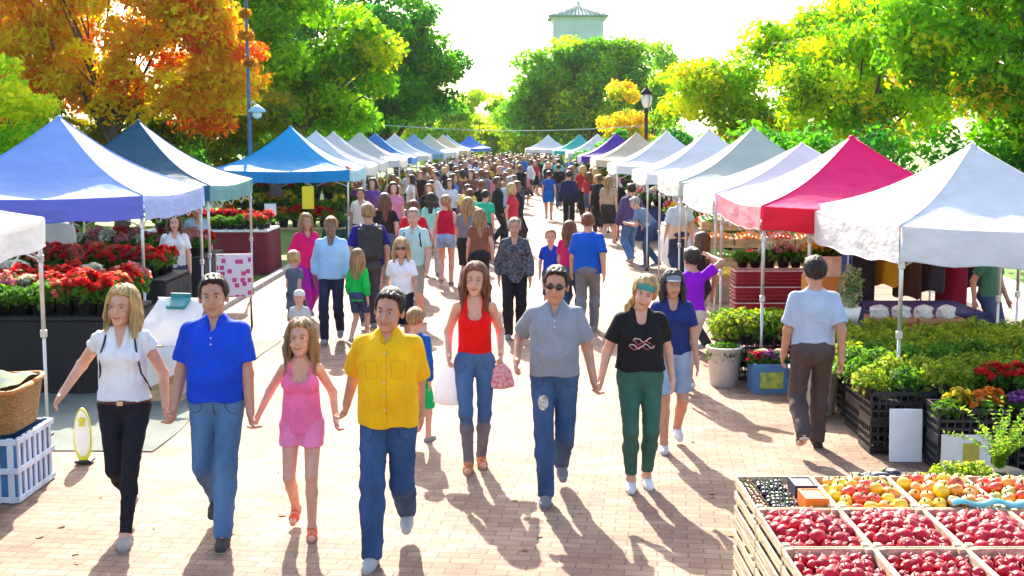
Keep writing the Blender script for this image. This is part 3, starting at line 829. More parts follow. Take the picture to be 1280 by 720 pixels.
mid('pur', 862, 490, 'woman in a bright purple top with one hand raised to her dark hair', 1.58, female=True, yaw=R(200), skin=SKIN2, hair=('bun', 'dark'), top=T((.30, .05, .58), **tee), bottom=J((.62, .52, .45), z=.30, kind='trousers', fab='cloth'), hands=((-.30, -.14, 1.46), None), shoe=('low', (.7, .72, .75)))
mid('wht', 503, 442, 'girl with sunglasses in a white t-shirt and dark skirt behind the yellow shirt', 1.46, female=True, skin=SKIN2, kidhead=1.12, glasses=True, hair=('mid', 'blonde'), top=T((.80, .80, .82), **tee), bottom=dict(kind='skirt', col=(.012, .014, .03), z=.48, fab='cloth', g=.012), cat='girl')
mid('grn', 449, 432, 'long haired girl seen from behind in a bright green top', 1.26, female=True, kidhead=1.15, build=.85, yaw=R(165), hair=('long', 'light'), top=T((.03, .50, .10), sleeve=1.5, hem=-.12, neck='high', loose=.03), bottom=J(kind='shorts', z=.6), cat='girl')
mid('bkl', 462, 412, 'big man in a navy t-shirt with a black backpack on', 1.82, yaw=R(195), skin=SKIN2, build=1.15, hair=('short', 'light'), top=T((.025, .02, .16), sleeve=.8, neck='high', hem=-.05, loose=.03), bottom=J((.05, .05, .07)), hands=(None, (.34, -.05, .92)))
mid('lbl', 416, 428, 'person in a pale blue shirt and dark jeans beside the navy backpack wearer', 1.70, skin=SKIN3, hair=('short', 'light'), top=T((.38, .58, .80), sleeve=1.5, hem=-.06, loose=.035, g=.02), bottom=J((.010, .015, .05), g=.008))
mid('mag', 385, 400, 'woman in a red and magenta top at the edge of the grass', 1.62, female=True, yaw=R(30), skin=SKIN2, hair=('mid', 'light'), top=T((.62, .02, .16), sleeve=1.5, hem=-.10, loose=.04), bottom=J((.35, .04, .30), fab='cloth'))
mid('gry', 370, 428, 'child with a yellow hair bow in a slate grey dress', 1.22, female=True, kidhead=1.15, build=.85, yaw=R(150), hair=('bun', 'blonde'), top=T((.13, .15, .19), sleeve=.5, hem=-.30, neck='high', loose=.07), bottom=J((.10, .11, .14), kind='skirt', z=.42, fab='cloth', g=.03), cat='child')
mid('old', 518, 405, 'older grey-haired man in a pale mint polo and a blue bag strap', 1.72, hair=('short', 'grey'), yaw=R(-12), build=1.1, top=T((.48, .66, .62), sleeve=.75, neck='collar', hem=-.06, loose=.03), bottom=J((.35, .33, .28), kind='shorts', z=.50, fab='cloth'))
mid('hod', 518, 372, 'person in a red hooded jacket walking away along the left row', 1.68, yaw=R(178), hair=('mid', 'auburn'), top=T((.55, .02, .05), sleeve=1.9, neck='high', hem=-.10, loose=.04, g=.03), bottom=J())
mid('tnk', 558, 358, 'woman seen from behind in a dark red tank top and short denim shorts', 1.70, female=True, yaw=R(180), hair=('pony', 'light', 1), top=T((.45, .02, .06), sleeve=0, neck='round', hem=.04, loose=.0), bottom=J((.20, .38, .62), kind='shorts', z=.74, g=.012), shoe=('low', (.2, .18, .17)), stride=.22)
mid('tea', 540, 345, 'woman in a pale teal t-shirt beside the dark red tank top', 1.66, female=True, yaw=R(170), hair=('mid', 'dark'), top=T((.30, .62, .55), **tee), bottom=J((.50, .50, .48), fab='cloth'))
mid('brn', 600, 380, 'woman with long chestnut hair seen from behind in a brown top', 1.58, female=True, yaw=R(185), hair=('long', 'light'), top=T((.22, .10, .06), sleeve=.5, neck='high', hem=-.02), bottom=J((.02, .02, .03), fab='cloth'))
mid('gtw', 607, 330, 'person in an emerald green t-shirt beside the chestnut haired woman', 1.62, yaw=R(160), hair=('short', 'dark'), top=T((.06, .42, .26), **tee), bottom=J())
mid('gt2', 588, 322, 'person in a mint green top just left of the emerald shirt', 1.58, female=True, yaw=R(175), hair=('pony', 'brown', -1), top=T((.18, .58, .42), **tee), bottom=J((.3, .25, .2)))
mid('lbs', 637, 305, 'man in a pale blue shirt with navy trousers walking away in mid street', 1.76, yaw=R(178), hair=('short', 'grey'), top=T((.48, .62, .80), sleeve=1.9, neck='high', hem=.0, loose=.02), bottom=J((.02, .03, .12), fab='cloth'))
mid('skt', 686, 276, 'woman in a royal blue dress with bare legs walking away', 1.66, female=True, yaw=R(180), hair=('bun', 'dark'), top=T((.02, .12, .45), sleeve=.4, neck='high', hem=.0), bottom=dict(kind='skirt', col=(.02, .16, .50), z=.66, fab='cloth', g=.03))
mid('nv2', 711, 288, 'man in a navy jacket and black trousers beside the royal blue dress', 1.78, yaw=R(175), hair=('short', 'dark'), top=T((.02, .025, .07), sleeve=1.9, neck='high', hem=-.10, loose=.03, g=.025), bottom=J((.012, .012, .018)))
mid('plm', 788, 330, 'man in a plum jacket and blue jeans looking at the right hand stalls', 1.76, yaw=R(200), hair=('short', 'dark'), build=1.12, top=T((.10, .07, .17), sleeve=1.8, neck='high', hem=-.12, loose=.04, g=.03), bottom=J((.05, .18, .42), g=.022))
mid('bnd', 815, 336, 'person in a slate blue shirt bending over a stall beside the plum jacket', 1.66, yaw=R(240), hair=('short', 'grey'), bend=R(48), top=T((.16, .24, .32), **tee), bottom=J((.03, .08, .18)), hands=((-.18, -.5, .95), (.18, -.5, .95)))
mid('bei', 848, 352, 'man in a two-tone pale blue and beige shirt with navy jeans, back to the viewer', 1.72, yaw=R(190), hair=('short', 'grey'), build=1.1, top=dict(col=(.50, .60, .72), col2=(.68, .52, .40), mf=lambda C: (C[:, 2] < 1.10).astype(int), sleeve=.8, neck='high', hem=-.10, loose=.04, g=.025), bottom=J((.02, .035, .12), g=.02))
mid('dk1', 874, 440, 'long haired woman in black beside the purple top, facing the stall', 1.55, female=True, yaw=R(230), skin=SKIN2, hair=('long', 'brown'), top=T((.02, .02, .025), sleeve=.1, neck='round', hem=-.05), bottom=J((.02, .02, .03)))
mid('lbd', 521, 556, 'child in a blue hooded top mostly hidden behind the yellow shirt', 1.22, yaw=R(160), kidhead=1.15, build=.85, hair=('short', 'light'), top=T((.02, .12, .40), sleeve=1.8, neck='high', hem=-.05, loose=.03), bottom=J((.02, .45, .14), kind='shorts', z=.45, fab='cloth'), cat='child')
mid('cap', 376, 470, 'toddler in a white knitted hat behind the girl in pink', .98, kidhead=1.25, build=.9, hair=('none', 'light'), top=T((.5, .5, .5), **tee), bottom=J((.3, .3, .3)), cat='toddler')
mid('vnd', 452, 330, 'stallholder in a cream top by the white canopies', 1.66, skin=SKIN2, hair=('short', 'dark'), top=T((.62, .58, .48), **tee), bottom=J(), cat='stallholder')
mid('whs', 484, 352, 'person in a white shirt between the navy backpack and the red hooded jacket', 1.60, female=True, yaw=R(20), hair=('short', 'pale'), top=T((.74, .74, .76), **tee), bottom=J((.3, .28, .25), fab='cloth'))
cap_on(MID['cap'], (.75, .73, .70), brim=False, sz=1.2)
cap_on(MID['nvy'], (.25, .27, .30)); 
cap_on(P7, (.08, .28, .26), brim=False, sz=.97)
# backpack of the man in navy
def backpack(P, col, label, sz=1.0):
    m = MB(); up = P['up']
    m.box(up(0, .185, .26), (.30 * sz, .15 * sz, .44 * sz), bev=.05); m.box(up(0, .27, .20), (.22 * sz, .05, .22 * sz), bev=.02)
    o = thing('backpack', P['root'].location, label, 'backpack', data=m.mesh('backpack', [mat('black_nylon', (.012, .012, .014), .6, .2, bump=.3) if col is None else fabric(col)]))
    o.rotation_euler = P['root'].rotation_euler; o.scale = P['root'].scale
    st = MB()
    for q in (-1, 1):
        st.tube([up(q * .10, .12, .44), up(q * .11, .02, .505), up(q * .12, -.10, .40), up(q * .14, -.11, .25), up(q * .16, .0, .14), up(q * .12, .12, .10)], .014, 6)
    link('strap', st.mesh('strap', [mat('black_nylon', (.012, .012, .014))]), o)
backpack(MID['bkl'], None, 'black backpack on the back of the big man in navy', 1.1)
backpack(MID['old'], (.02, .14, .55), 'royal blue backpack carried by the older man in the mint polo')
# long green and brown bag on the back of the child behind the yellow shirt
def sling(P):
    m = MB(); up = P['up']; m.box(up(.04, .19, .10), (.17, .11, .46), bev=.045, taper=.8)
    o = thing('shoulder_bag', P['root'].location, 'green and brown bag on the back of the child behind the yellow shirt', 'bag', data=m.mesh('shoulder_bag', [mat('bag_brown', (.30, .17, .05), .8, .5, 9, col2=(.05, .30, .14))]))
    o.rotation_euler = P['root'].rotation_euler; o.scale = P['root'].scale
    st = MB(); st.tube([up(-.06, .15, .28), up(-.10, .10, .42), up(-.10, .0, .50), up(0, -.13, .34), up(.12, -.12, .16), up(.17, .02, .02), up(.10, .15, -.02)], .013, 6); link('strap', st.mesh('strap', [mat('bag_strap', (.05, .12, .28), .7)]), o)
sling(MID['lbd'])

# ------------------------------------------------------------------ the far crowd: twelve builds, copied with their own clothes colours
FARC = mat('crowd_cloth', (1, 1, 1), .85, .12, 9, objcol=True, spec=.2)
protos = []
FB = [(.02, .025, .05), (.05, .09, .2), (.02, .02, .02), (.12, .11, .10), (.25, .22, .18)]
for i in range(12):
    fem = i % 2 == 0
    P = person((0, 0), '', height=1.0 * 1.75, female=fem, vox=.021, face=False, stride=(.0, .3, .45, .2)[i % 4], lead=(1, -1)[i % 2], yaw=0, build=(1., .95, 1.1, 1.05)[i % 4],
               skin=(SKIN, SKIN2, SKIN, SKIN3)[i % 4], hair=((('long', 'mid', 'bob')[i % 3]) if fem else 'short', ('brown', 'dark', 'blonde', 'dark', 'auburn', 'grey', 'light')[i % 7]),
               top=dict(col=(1, 1, 1), sleeve=(.6, 1.9, .5)[i % 3], neck='high', hem=(-.02, -.1)[i % 2], loose=.03, g=.02),
               bottom=dict(col=FB[i % 5], g=.014, kind='jeans') if i % 3 else dict(col=FB[(i + 1) % 5], kind='shorts', z=.52, g=.03), shoe=None, hands=(None, (.2, -.26, 1.1)) if i % 5 == 0 else (None, None))
    P['top'].data.materials.clear(); P['top'].data.materials.append(FARC)
    protos.append((P, Proto(P['root'])))
SHC = {'red': (.55, .03, .05), 'white': (.75, .75, .76), 'black': (.02, .02, .022), 'navy': (.02, .04, .14), 'blue': (.03, .16, .50), 'pink': (.62, .20, .32), 'grey': (.20, .21, .23),
       'green': (.06, .32, .14), 'tan': (.45, .32, .20), 'teal': (.12, .42, .42), 'brown': (.16, .08, .05), 'pale blue': (.35, .50, .68), 'yellow': (.65, .45, .06), 'purple': (.22, .08, .35)}
WCOL = ['red'] * 3 + ['white'] * 4 + ['black'] * 7 + ['navy'] * 5 + ['blue'] * 3 + ['pink'] * 2 + ['grey'] * 4 + ['green', 'tan', 'tan', 'teal', 'brown', 'brown', 'brown', 'pale blue', 'yellow', 'purple']
rc = random.Random(11)
taken = [tuple(P['root'].location)[:2] for P in MID.values()]
zones = [(22, 30, 'just beyond the pale blue shirt', 1), (30, 45, 'in the middle stretch of the street', 2), (45, 66, 'in the dense far crowd', 3), (66, 95, 'at the very far end of the street', 4)]
n = 0; tries = 0
while n < 225 and tries < 20000:
    tries += 1
    y = 17.5 + 75 * rc.random() ** 1.0
    if y < 21 or (y < 25 and rc.random() > .55): continue
    x = rc.uniform(-3.5, 3.1)
    if y < 33 and x > .6: continue                   # the sunny open strip right of centre
    if y < 62 and .3 < x < 2.1 and rc.random() < .85: continue
    if any((x - a) ** 2 + (y - b) ** 2 < (.42 if y > 35 else .8) ** 2 for a, b in taken): continue
    if y < 25 and x > -.2: continue
    taken.append((x, y))
    c = rc.choice(WCOL); P, pr = protos[n % 12]
    z = 'just beyond the nearer shoppers' if y < 28 else 'midway down the street' if y < 45 else 'in the dense far crowd' if y < 66 else 'at the far street end'
    side = 'near the left stalls' if x < -1.4 else 'mid street' if x < .9 else 'near the right stalls'
    kid = rc.random() < .1
    lab = '%s haired %s in %s, %s, %s' % ('long' if (n % 12) % 2 == 0 else 'short', 'child' if kid else 'shopper', c, z, side)
    sc = rc.uniform(.93, 1.04) * (.75 if kid else 1)
    yaw = (rc.choice([0, 0, math.pi, math.pi, 1.3, -1.3]) if y > 27 else math.pi) + rc.uniform(-.4, .4)
    o = pr.put((x, y, 0), yaw, lab, 'crowd of %s tops %s' % (c, z), sc)
    o['category'] = 'child' if kid else 'shopper'
    col = SHC[c]; j = rc.uniform(.75, 1.2)
    for ch in o.children:
        if ch.name.startswith('shirt'): ch.color = (col[0] * j, col[1] * j, col[2] * j, 1)
    n += 1
print('crowd', n)
# ================================================================== GROUND
def ground_mat(name, c1, c2, scale, rough=.9, bump=.3, c3=None, s2=.35):
    m, nt, out = _new(name); N = nt.nodes; L = nt.links
    tc = N.new('ShaderNodeTexCoord'); b = N.new('ShaderNodeBsdfPrincipled'); b.inputs['Roughness'].default_value = rough
    a = N.new('ShaderNodeTexNoise'); a.inputs['Scale'].default_value = scale; a.inputs['Detail'].default_value = 6
    e = N.new('ShaderNodeTexNoise'); e.inputs['Scale'].default_value = s2; e.inputs['Detail'].default_value = 5
    for q in (a, e): L.new(tc.outputs['Object'], q.inputs['Vector'])
    r = N.new('ShaderNodeValToRGB'); r.color_ramp.elements[0].color = (*c1, 1); r.color_ramp.elements[1].color = (*c2, 1)
    r.color_ramp.elements[0].position = .35; r.color_ramp.elements[1].position = .65
    L.new(a.outputs['Fac'], r.inputs['Fac'])
    x = N.new('ShaderNodeMix'); x.data_type = 'RGBA'; x.inputs[7].default_value = (*(c3 or c2), 1)
    mr = N.new('ShaderNodeMapRange'); mr.inputs['From Min'].default_value = .5; mr.inputs['From Max'].default_value = .7; mr.inputs['To Max'].default_value = .6
    L.new(e.outputs['Fac'], mr.inputs['Value']); L.new(mr.outputs[0], x.inputs[0]); L.new(r.outputs['Color'], x.inputs[6]); L.new(x.outputs[2], b.inputs['Base Color'])
    bp = N.new('ShaderNodeBump'); bp.inputs['Strength'].default_value = bump; bp.inputs['Distance'].default_value = .02
    L.new(a.outputs['Fac'], bp.inputs['Height']); L.new(bp.outputs['Normal'], b.inputs['Normal']); L.new(b.outputs[0], out.inputs['Surface'])
    return m
def brick_mat():
    m, nt, out = _new('brick_paving'); N = nt.nodes; L = nt.links
    tc = N.new('ShaderNodeTexCoord'); mp = N.new('ShaderNodeMapping'); mp.inputs['Rotation'].default_value = (0, 0, R(7))
    wv = N.new('ShaderNodeTexNoise'); wv.inputs['Scale'].default_value = .5; wv.inputs['Detail'].default_value = 2
    vm = N.new('ShaderNodeVectorMath'); vm.operation = 'SCALE'; vm.inputs['Scale'].default_value = .10
    va = N.new('ShaderNodeVectorMath'); va.operation = 'ADD'
    L.new(tc.outputs['Object'], mp.inputs['Vector']); L.new(tc.outputs['Object'], wv.inputs['Vector'])
    L.new(wv.outputs['Color'], vm.inputs[0]); L.new(vm.outputs[0], va.inputs[0]); L.new(mp.outputs[0], va.inputs[1])
    br = N.new('ShaderNodeTexBrick'); br.inputs['Scale'].default_value = 1.0
    br.inputs['Brick Width'].default_value = .205; br.inputs['Row Height'].default_value = .102; br.inputs['Mortar Size'].default_value = .006; br.inputs['Mortar Smooth'].default_value = .5
    br.inputs['Bias'].default_value = -.1
    br.inputs['Color1'].default_value = (.245, .145, .105, 1); br.inputs['Color2'].default_value = (.34, .235, .17, 1); br.inputs['Mortar'].default_value = (.14, .095, .08, 1)
    L.new(va.outputs[0], br.inputs['Vector'])
    nz = N.new('ShaderNodeTexNoise'); nz.inputs['Scale'].default_value = 1.1; nz.inputs['Detail'].default_value = 7; nz.inputs['Roughness'].default_value = .65
    n2 = N.new('ShaderNodeTexNoise'); n2.inputs['Scale'].default_value = 60; n2.inputs['Detail'].default_value = 4
    for q in (nz, n2): L.new(tc.outputs['Object'], q.inputs['Vector'])
    r = N.new('ShaderNodeValToRGB'); r.color_ramp.elements[0].position = .3; r.color_ramp.elements[0].color = (.50, .43, .40, 1); r.color_ramp.elements[1].position = .66; r.color_ramp.elements[1].color = (1.18, 1.16, 1.12, 1)
    L.new(nz.outputs['Fac'], r.inputs['Fac'])
    x = N.new('ShaderNodeMix'); x.data_type = 'RGBA'; x.blend_type = 'MULTIPLY'; x.inputs[0].default_value = 1
    L.new(br.outputs['Color'], x.inputs[6]); L.new(r.outputs['Color'], x.inputs[7])
    y = N.new('ShaderNodeMix'); y.data_type = 'RGBA'; y.blend_type = 'OVERLAY'; y.inputs[0].default_value = .35
    L.new(x.outputs[2], y.inputs[6]); L.new(n2.outputs['Color'], y.inputs[7])
    vo = N.new('ShaderNodeTexVoronoi'); vo.inputs['Scale'].default_value = 1.7; vo.inputs['Randomness'].default_value = 1
    L.new(tc.outputs['Object'], vo.inputs['Vector']); sr = N.new('ShaderNodeMapRange'); sr.inputs['From Min'].default_value = .035; sr.inputs['From Max'].default_value = .075; sr.inputs['To Min'].default_value = .45; sr.inputs['To Max'].default_value = 1
    L.new(vo.outputs['Distance'], sr.inputs['Value']); yz = N.new('ShaderNodeVectorMath'); yz.operation = 'SCALE'; L.new(y.outputs[2], yz.inputs[0]); L.new(sr.outputs[0], yz.inputs['Scale'])
    b = N.new('ShaderNodeBsdfPrincipled'); b.inputs['Roughness'].default_value = .78; b.inputs['Specular IOR Level'].default_value = .3
    L.new(yz.outputs[0], b.inputs['Base Color'])
    ad = N.new('ShaderNodeMath'); ad.operation = 'MULTIPLY_ADD'; ad.inputs[1].default_value = -1.0
    L.new(br.outputs['Fac'], ad.inputs[0]); L.new(n2.outputs['Fac'], ad.inputs[2])
    bp = N.new('ShaderNodeBump'); bp.inputs['Strength'].default_value = .6; bp.inputs['Distance'].default_value = .008
    L.new(ad.outputs[0], bp.inputs['Height']); L.new(bp.outputs['Normal'], b.inputs['Normal']); L.new(b.outputs[0], out.inputs['Surface'])
    return m
GRASS = ground_mat('lawn_grass', (.05, .13, .012), (.16, .30, .03), 14, c3=(.26, .33, .05))
CONC = ground_mat('path_concrete', (.42, .38, .32), (.52, .47, .40), 6, c3=(.35, .31, .26))
def sheet(name, x0, x1, y0, y1, z, m, n=1):
    b = MB(); b.grid(lambda u, v: (x0 + (x1 - x0) * u, y0 + (y1 - y0) * v, z), n, n); return struct(name, b.mesh(name, m))
sheet('lawn', -700, 700, -30, 1500, 0, GRASS, 4)
b = MB(); zb = .012
prof = [(-12, -14, 14), (15.5, -12, 12), (17.5, -4.9, 7.6), (110, -4.9, 7.6)]
vs = [(-14, -12, zb), (12, -12, zb), (12, 15, zb), (7.4, 17.5, zb), (7.4, 120, zb), (-4.6, 120, zb), (-4.6, 19.5, zb), (-7.2, 18.2, zb), (-14, 18, zb)]
b._add(vs, [list(range(len(vs)))]); struct('street', b.mesh('street', brick_mat()))
# concrete kerb stones beside the grass
KM = mat('kerb_stone', (.40, .38, .34), .85, .15, 5, .4, 30)
b = MB()
for y in np.arange(19.6, 119, 1.0): b.box((-4.66, y + .5, .05), (.14, .985, .12), bev=.012); b.box((7.47, y - 2 + .5, .05), (.14, .985, .12), bev=.012)
struct('kerb', b.mesh('kerb', KM))
# pale footpath on the right, beyond the near stalls, curving away
b = MB()
def fp(u, v):
    t = u; y = 14 + 46 * t; cx = 7.9 + 1.5 * t + 7 * t * t; return (cx + (v - .5) * (1.9 + t), y, .02)
b.grid(fp, 24, 2); struct('footpath', b.mesh('footpath', CONC))
# drifted leaves and small litter on the bricks
LEAFC = mat('fallen_leaf', (.30, .13, .04), .8, .4, 3, attr=None)
b = MB(); rl = random.Random(4)
for _ in range(130):
    x = rl.uniform(-5, 5.5); y = rl.uniform(7, 24) ; a = rl.uniform(0, 6); s_ = rl.uniform(.012, .035)
    z = .0175
    p = [(x + s_ * math.cos(a + t) * k, y + s_ * math.sin(a + t) * k, z + dz) for t, k, dz in ((0, 1.4, .004), (1.2, .7, 0), (2.4, .8, .006), (3.4, 1, 0), (4.6, .7, .005))]
    b._add(p, [[0, 1, 2, 3, 4]])
tag(link('fallen_leaves', b.mesh('fallen_leaves', LEAFC)), 'brown fallen leaves scattered over the brick street', 'leaves', kind='stuff')
# grass blades standing on the near lawns, so the edge is not a painted line
def tufts(name, x0, x1, y0, y1, n, h, label):
    r = np.random.default_rng(5); X = r.uniform(x0, x1, n); Y = r.uniform(y0, y1, n); A = r.uniform(0, 6.28, n); Hh = h * r.uniform(.5, 1.3, n); w_ = .008 + 0 * X
    V = np.zeros((n, 3, 3)); V[:, 0] = np.stack([X - w_ * np.cos(A), Y - w_ * np.sin(A), 0 * X], 1); V[:, 1] = np.stack([X + w_ * np.cos(A), Y + w_ * np.sin(A), 0 * X], 1)
    V[:, 2] = np.stack([X + r.normal(0, .02, n), Y + r.normal(0, .02, n), Hh], 1)
    me = mesh_np(name, V.reshape(-1, 3), np.arange(n * 3).reshape(-1, 3), [mat('grass_blade', (.12, .24, .02), .7, .3, 2, trans=.4)], smooth=False)
    tag(link(name, me), label, 'grass', kind='stuff')
tufts('grass', -8.5, -4.75, 19.6, 27, 9000, .06, 'short green grass beside the left row of stalls')

# ================================================================== TENTS
def tentfab(col): return mat('canopy_%d_%d_%d' % tuple(int(c * 255) for c in col), col, .6, .05, 2.2, 1.6, 3.2, trans=.30, spec=.35, stretch=(1, 1, 2.2))
TMET = mat('tent_leg_metal', (.62, .62, .62), .35, .05, metal=.6)
TFOOT = mat('tent_foot_plastic', (.03, .03, .03), .6, .1)
TPOS = []
def tent(x0, y0, w, d, label, cols, eave=2.05, val=.28, peak=2.95, rot=0., group=None, wave=.0, sag=.05, legs=(0, 1, 2, 3), vcols=None, splay=0.):
    """x0, y0: near left corner; cols: near, right, far, left sides"""
    t = thing('canopy_tent', (x0, y0, 0), label, 'tent', group, rot)
    TPOS.append((x0, y0, w, d))
    C = [(0, 0), (w, 0), (w, d), (0, d)]; cx, cy = w / 2, d / 2
    ms = []; vcols = vcols or cols
    rr = random.Random(int(x0 * 100 + y0 * 10))
    pa, pb = rr.uniform(0, 6), rr.uniform(0, 6)
    def roof_pt(a, b, u, v):       # u along the eave, v from eave to peak
        ex = a[0] + (b[0] - a[0]) * u; ey = a[1] + (b[1] - a[1]) * u
        x = ex + (cx - ex) * v; y = ey + (cy - ey) * v
        mid_ = math.sin(math.pi * u) * (1 - v)
        z = eave + (peak - eave) * (v - .30 * math.sin(math.pi * v) * .55) - sag * mid_ * (1 + .0 * v) - .035 * mid_ * math.sin(math.pi * v) * 3
        z += (.010 * math.sin(u * 17 + pa + v * 5) + .007 * math.sin(u * 31 + v * 13 + pb)) * math.sin(math.pi * min(1, v * 1.15)) * math.sin(math.pi * u)
        if v > .985: z = peak
        return (x, y, z)
    cb = MB()
    for i in range(4):
        a, b_ = C[i], C[(i + 1) % 4]; 
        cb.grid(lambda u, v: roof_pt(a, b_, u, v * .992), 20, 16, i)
    for c in C: cb.tube([tuple(np.array(roof_pt(c, C[(C.index(c) + 1) % 4], 0, v * .98)) + [0, 0, .004]) for v in np.linspace(0, 1, 14)], .009, 5, C.index(c))
    cb.lathe([(.05, peak - .06), (.045, peak - .005), (.02, peak + .018), (0.0001, peak + .022)], (cx, cy, 0), 8, 0)
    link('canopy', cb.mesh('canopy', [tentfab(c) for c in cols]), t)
    for i in range(4):
        a, b_ = C[i], C[(i + 1) % 4]; nx, ny = (b_[1] - a[1]) / math.hypot(b_[0] - a[0], b_[1] - a[1]), -(b_[0] - a[0]) / math.hypot(b_[0] - a[0], b_[1] - a[1])
        vb = MB()
        def vp(u, v, side=1):
            x = a[0] + (b_[0] - a[0]) * u; y = a[1] + (b_[1] - a[1]) * u
            o = .010 + .012 * v * math.sin(u * 19 + pa) + wave * v * math.sin(u * 44 + pb) * .02
            z = eave - sag * math.sin(math.pi * u) - v * val * (1 - .04 * math.sin(u * 23 + pb))
            return (x + nx * o, y + ny * o, z)
        vb.grid(vp, 26, 4)
        vb.tube([vp(u / 20, 1) for u in range(21)], .006, 4)           # hem
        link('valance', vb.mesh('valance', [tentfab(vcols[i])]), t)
    fr = MB(); e2 = eave - .07
    for i in range(4):
        a, b_ = C[i], C[(i + 1) % 4]; ins = .03
        for k in range(4):      # scissor trusses
            u0, u1 = k / 4 + .01, (k + 1) / 4 - .01
            P_ = lambda u, z, q=0: (ins + (a[0] + (b_[0] - a[0]) * u) * (w - 2 * ins) / w, ins + (a[1] + (b_[1] - a[1]) * u) * (d - 2 * ins) / d, z)
            fr.tube([P_(u0, e2 - .30 * (k % 2)), P_(u1, e2 - .30 * ((k + 1) % 2))], .010, 4); fr.tube([P_(u0, e2 - .30 * ((k + 1) % 2)), P_(u1, e2 - .30 * (k % 2))], .010, 4)
    for c in C: fr.tube([(c[0] + (cx - c[0]) * .03, c[1] + (cy - c[1]) * .03, eave - .1), (c[0] + (cx - c[0]) * .5, c[1] + (cy - c[1]) * .5, eave - .02 + (peak - eave) * .28), (cx, cy, peak - .3)], .010, 4)
    fr.tube([(cx, cy, peak - .55), (cx, cy, peak - .04)], .014, 6)
    link('frame', fr.mesh('frame', [TMET]), t)
    for i in legs:
        c = C[i]; ins = .035; x = c[0] + (ins if c[0] == 0 else -ins); y = c[1] + (ins if c[1] == 0 else -ins)
        sx = splay * (1 if c[0] == 0 else 1)
        lb = MB(); lb.tube([(x, y, eave - .01), (x + sx * .5, y, .95)], .021, 8); lb.tube([(x + sx * .5, y, 1.0), (x + sx, y, .03)], .016, 8)
        lb.box((x + sx * .5, y, .97), (.055, .055, .08), bev=.01); lb.box((x, y, eave - .36), (.055, .055, .08), bev=.01)
        lg = link('leg', lb.mesh('leg', [TMET]), t)
        f = MB(); f.box((x + sx, y, .030), (.085, .085, .022), bev=.005); f.tube([(x + sx, y, .04), (x + sx, y, .09)], .02, 8); link('foot', f.mesh('foot', [TFOOT]), lg)
    return t
W_ = (.72, .76, .82); WS = (.82, .82, .80); PERI = (.27, .44, .86); TEALD = (.012, .09, .16)  # cool white for shaded sides, warm white for sunlit ones, light put in colour
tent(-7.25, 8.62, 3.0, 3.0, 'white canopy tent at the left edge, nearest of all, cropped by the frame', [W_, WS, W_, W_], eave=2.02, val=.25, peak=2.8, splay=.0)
tent(-7.43, 15.4, 3.0, 3.0, 'periwinkle blue canopy tent, right side painted sunlit white, over the near flower tables', [PERI, (.74, .76, .84), PERI, PERI], eave=2.06, val=.28, peak=3.02, vcols=[(.17, .20, .70), (.42, .52, .84), PERI, PERI])  # right slope and valance paled to paint in sunlight on blue cloth
tent(-7.55, 19.3, 3.0, 3.2, 'dark teal canopy tent, right side painted sunlit white, behind the periwinkle tent', [TEALD, (.60, .72, .74), TEALD, TEALD], eave=2.04, val=.24, peak=3.02, vcols=[(.02, .12, .19), (.12, .36, .40), TEALD, TEALD])  # sunlight painted as near-white on the street-side slope of a teal canopy
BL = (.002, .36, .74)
tent(-6.65, 28.4, 3.05, 3.0, 'bright sky blue canopy tent behind the dark teal tent', [BL, (.55, .74, .85), BL, BL], eave=2.05, val=.25, peak=3.0, vcols=[(.002, .28, .68), (.40, .70, .82), BL, BL])  # right slope and valance lightened in their colour to stand for sun
cl = {'white': (W_, WS), 'blue': ((.05, .22, .68), (.10, .35, .80)), 'teal': ((.04, .48, .46), (.05, .55, .50)), 'purple': ((.10, .04, .42), (.42, .32, .62)), 'pale blue': ((.30, .48, .72), (.60, .72, .85)), 'cream': ((.66, .58, .46), (.78, .72, .60)), 'grey green': ((.46, .54, .50), (.70, .74, .70))}  # each pair: shaded front colour, then street side with sunlight painted in
def row(side, items):
    for i, (y, c, x, lab) in enumerate(items):
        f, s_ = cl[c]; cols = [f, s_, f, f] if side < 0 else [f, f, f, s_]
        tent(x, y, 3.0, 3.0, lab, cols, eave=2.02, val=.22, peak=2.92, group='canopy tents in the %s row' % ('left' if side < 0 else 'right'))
row(-1, [(33.0, 'white', -6.75, 'white canopy tent directly behind the bright sky blue one'),
         (37.5, 'white', -6.9, 'second white canopy tent behind the bright sky blue one'),
         (42.5, 'white', -6.7, 'third white canopy tent behind the sky blue one, next to the blue one'),
         (48.0, 'blue', -6.75, 'small mid blue canopy tent between white ones in the far left row'),
         (53.5, 'white', -6.5, 'white canopy tent just behind the mid blue one in the left row'),
         (60.0, 'pale blue', -6.2, 'pale blue canopy tent, nearer of two, in the far left row'),
         (67.0, 'white', -5.9, 'white canopy tent between two pale blue ones far down the left row'),
         (75.0, 'cream', -5.6, 'cream canopy tent beside the far crowd on the left'),
         (84.0, 'pale blue', -5.8, 'pale blue canopy tent at the far end of the left row'),
         (93.0, 'blue', -4.6, 'strong blue canopy tent at the end of the street behind the crowd')])
RD = (.84, .005, .17)
tent(3.48, 11.45, 2.5, 3.0, 'large white canopy tent over the herb and lettuce table on the right', [W_, WS, W_, (.80, .80, .80)], eave=1.97, val=.33, peak=2.68, sag=.06, rot=R(3))
tent(2.75, 14.1, 2.7, 2.9, 'crimson pink canopy tent, left side painted sunlit white', [RD, RD, RD, (.82, .80, .80)], eave=2.0, val=.26, peak=2.76, vcols=[(.80, .006, .04), RD, RD, (.78, .30, .36)])  # left slope and valance whitened in colour to imitate sunlight
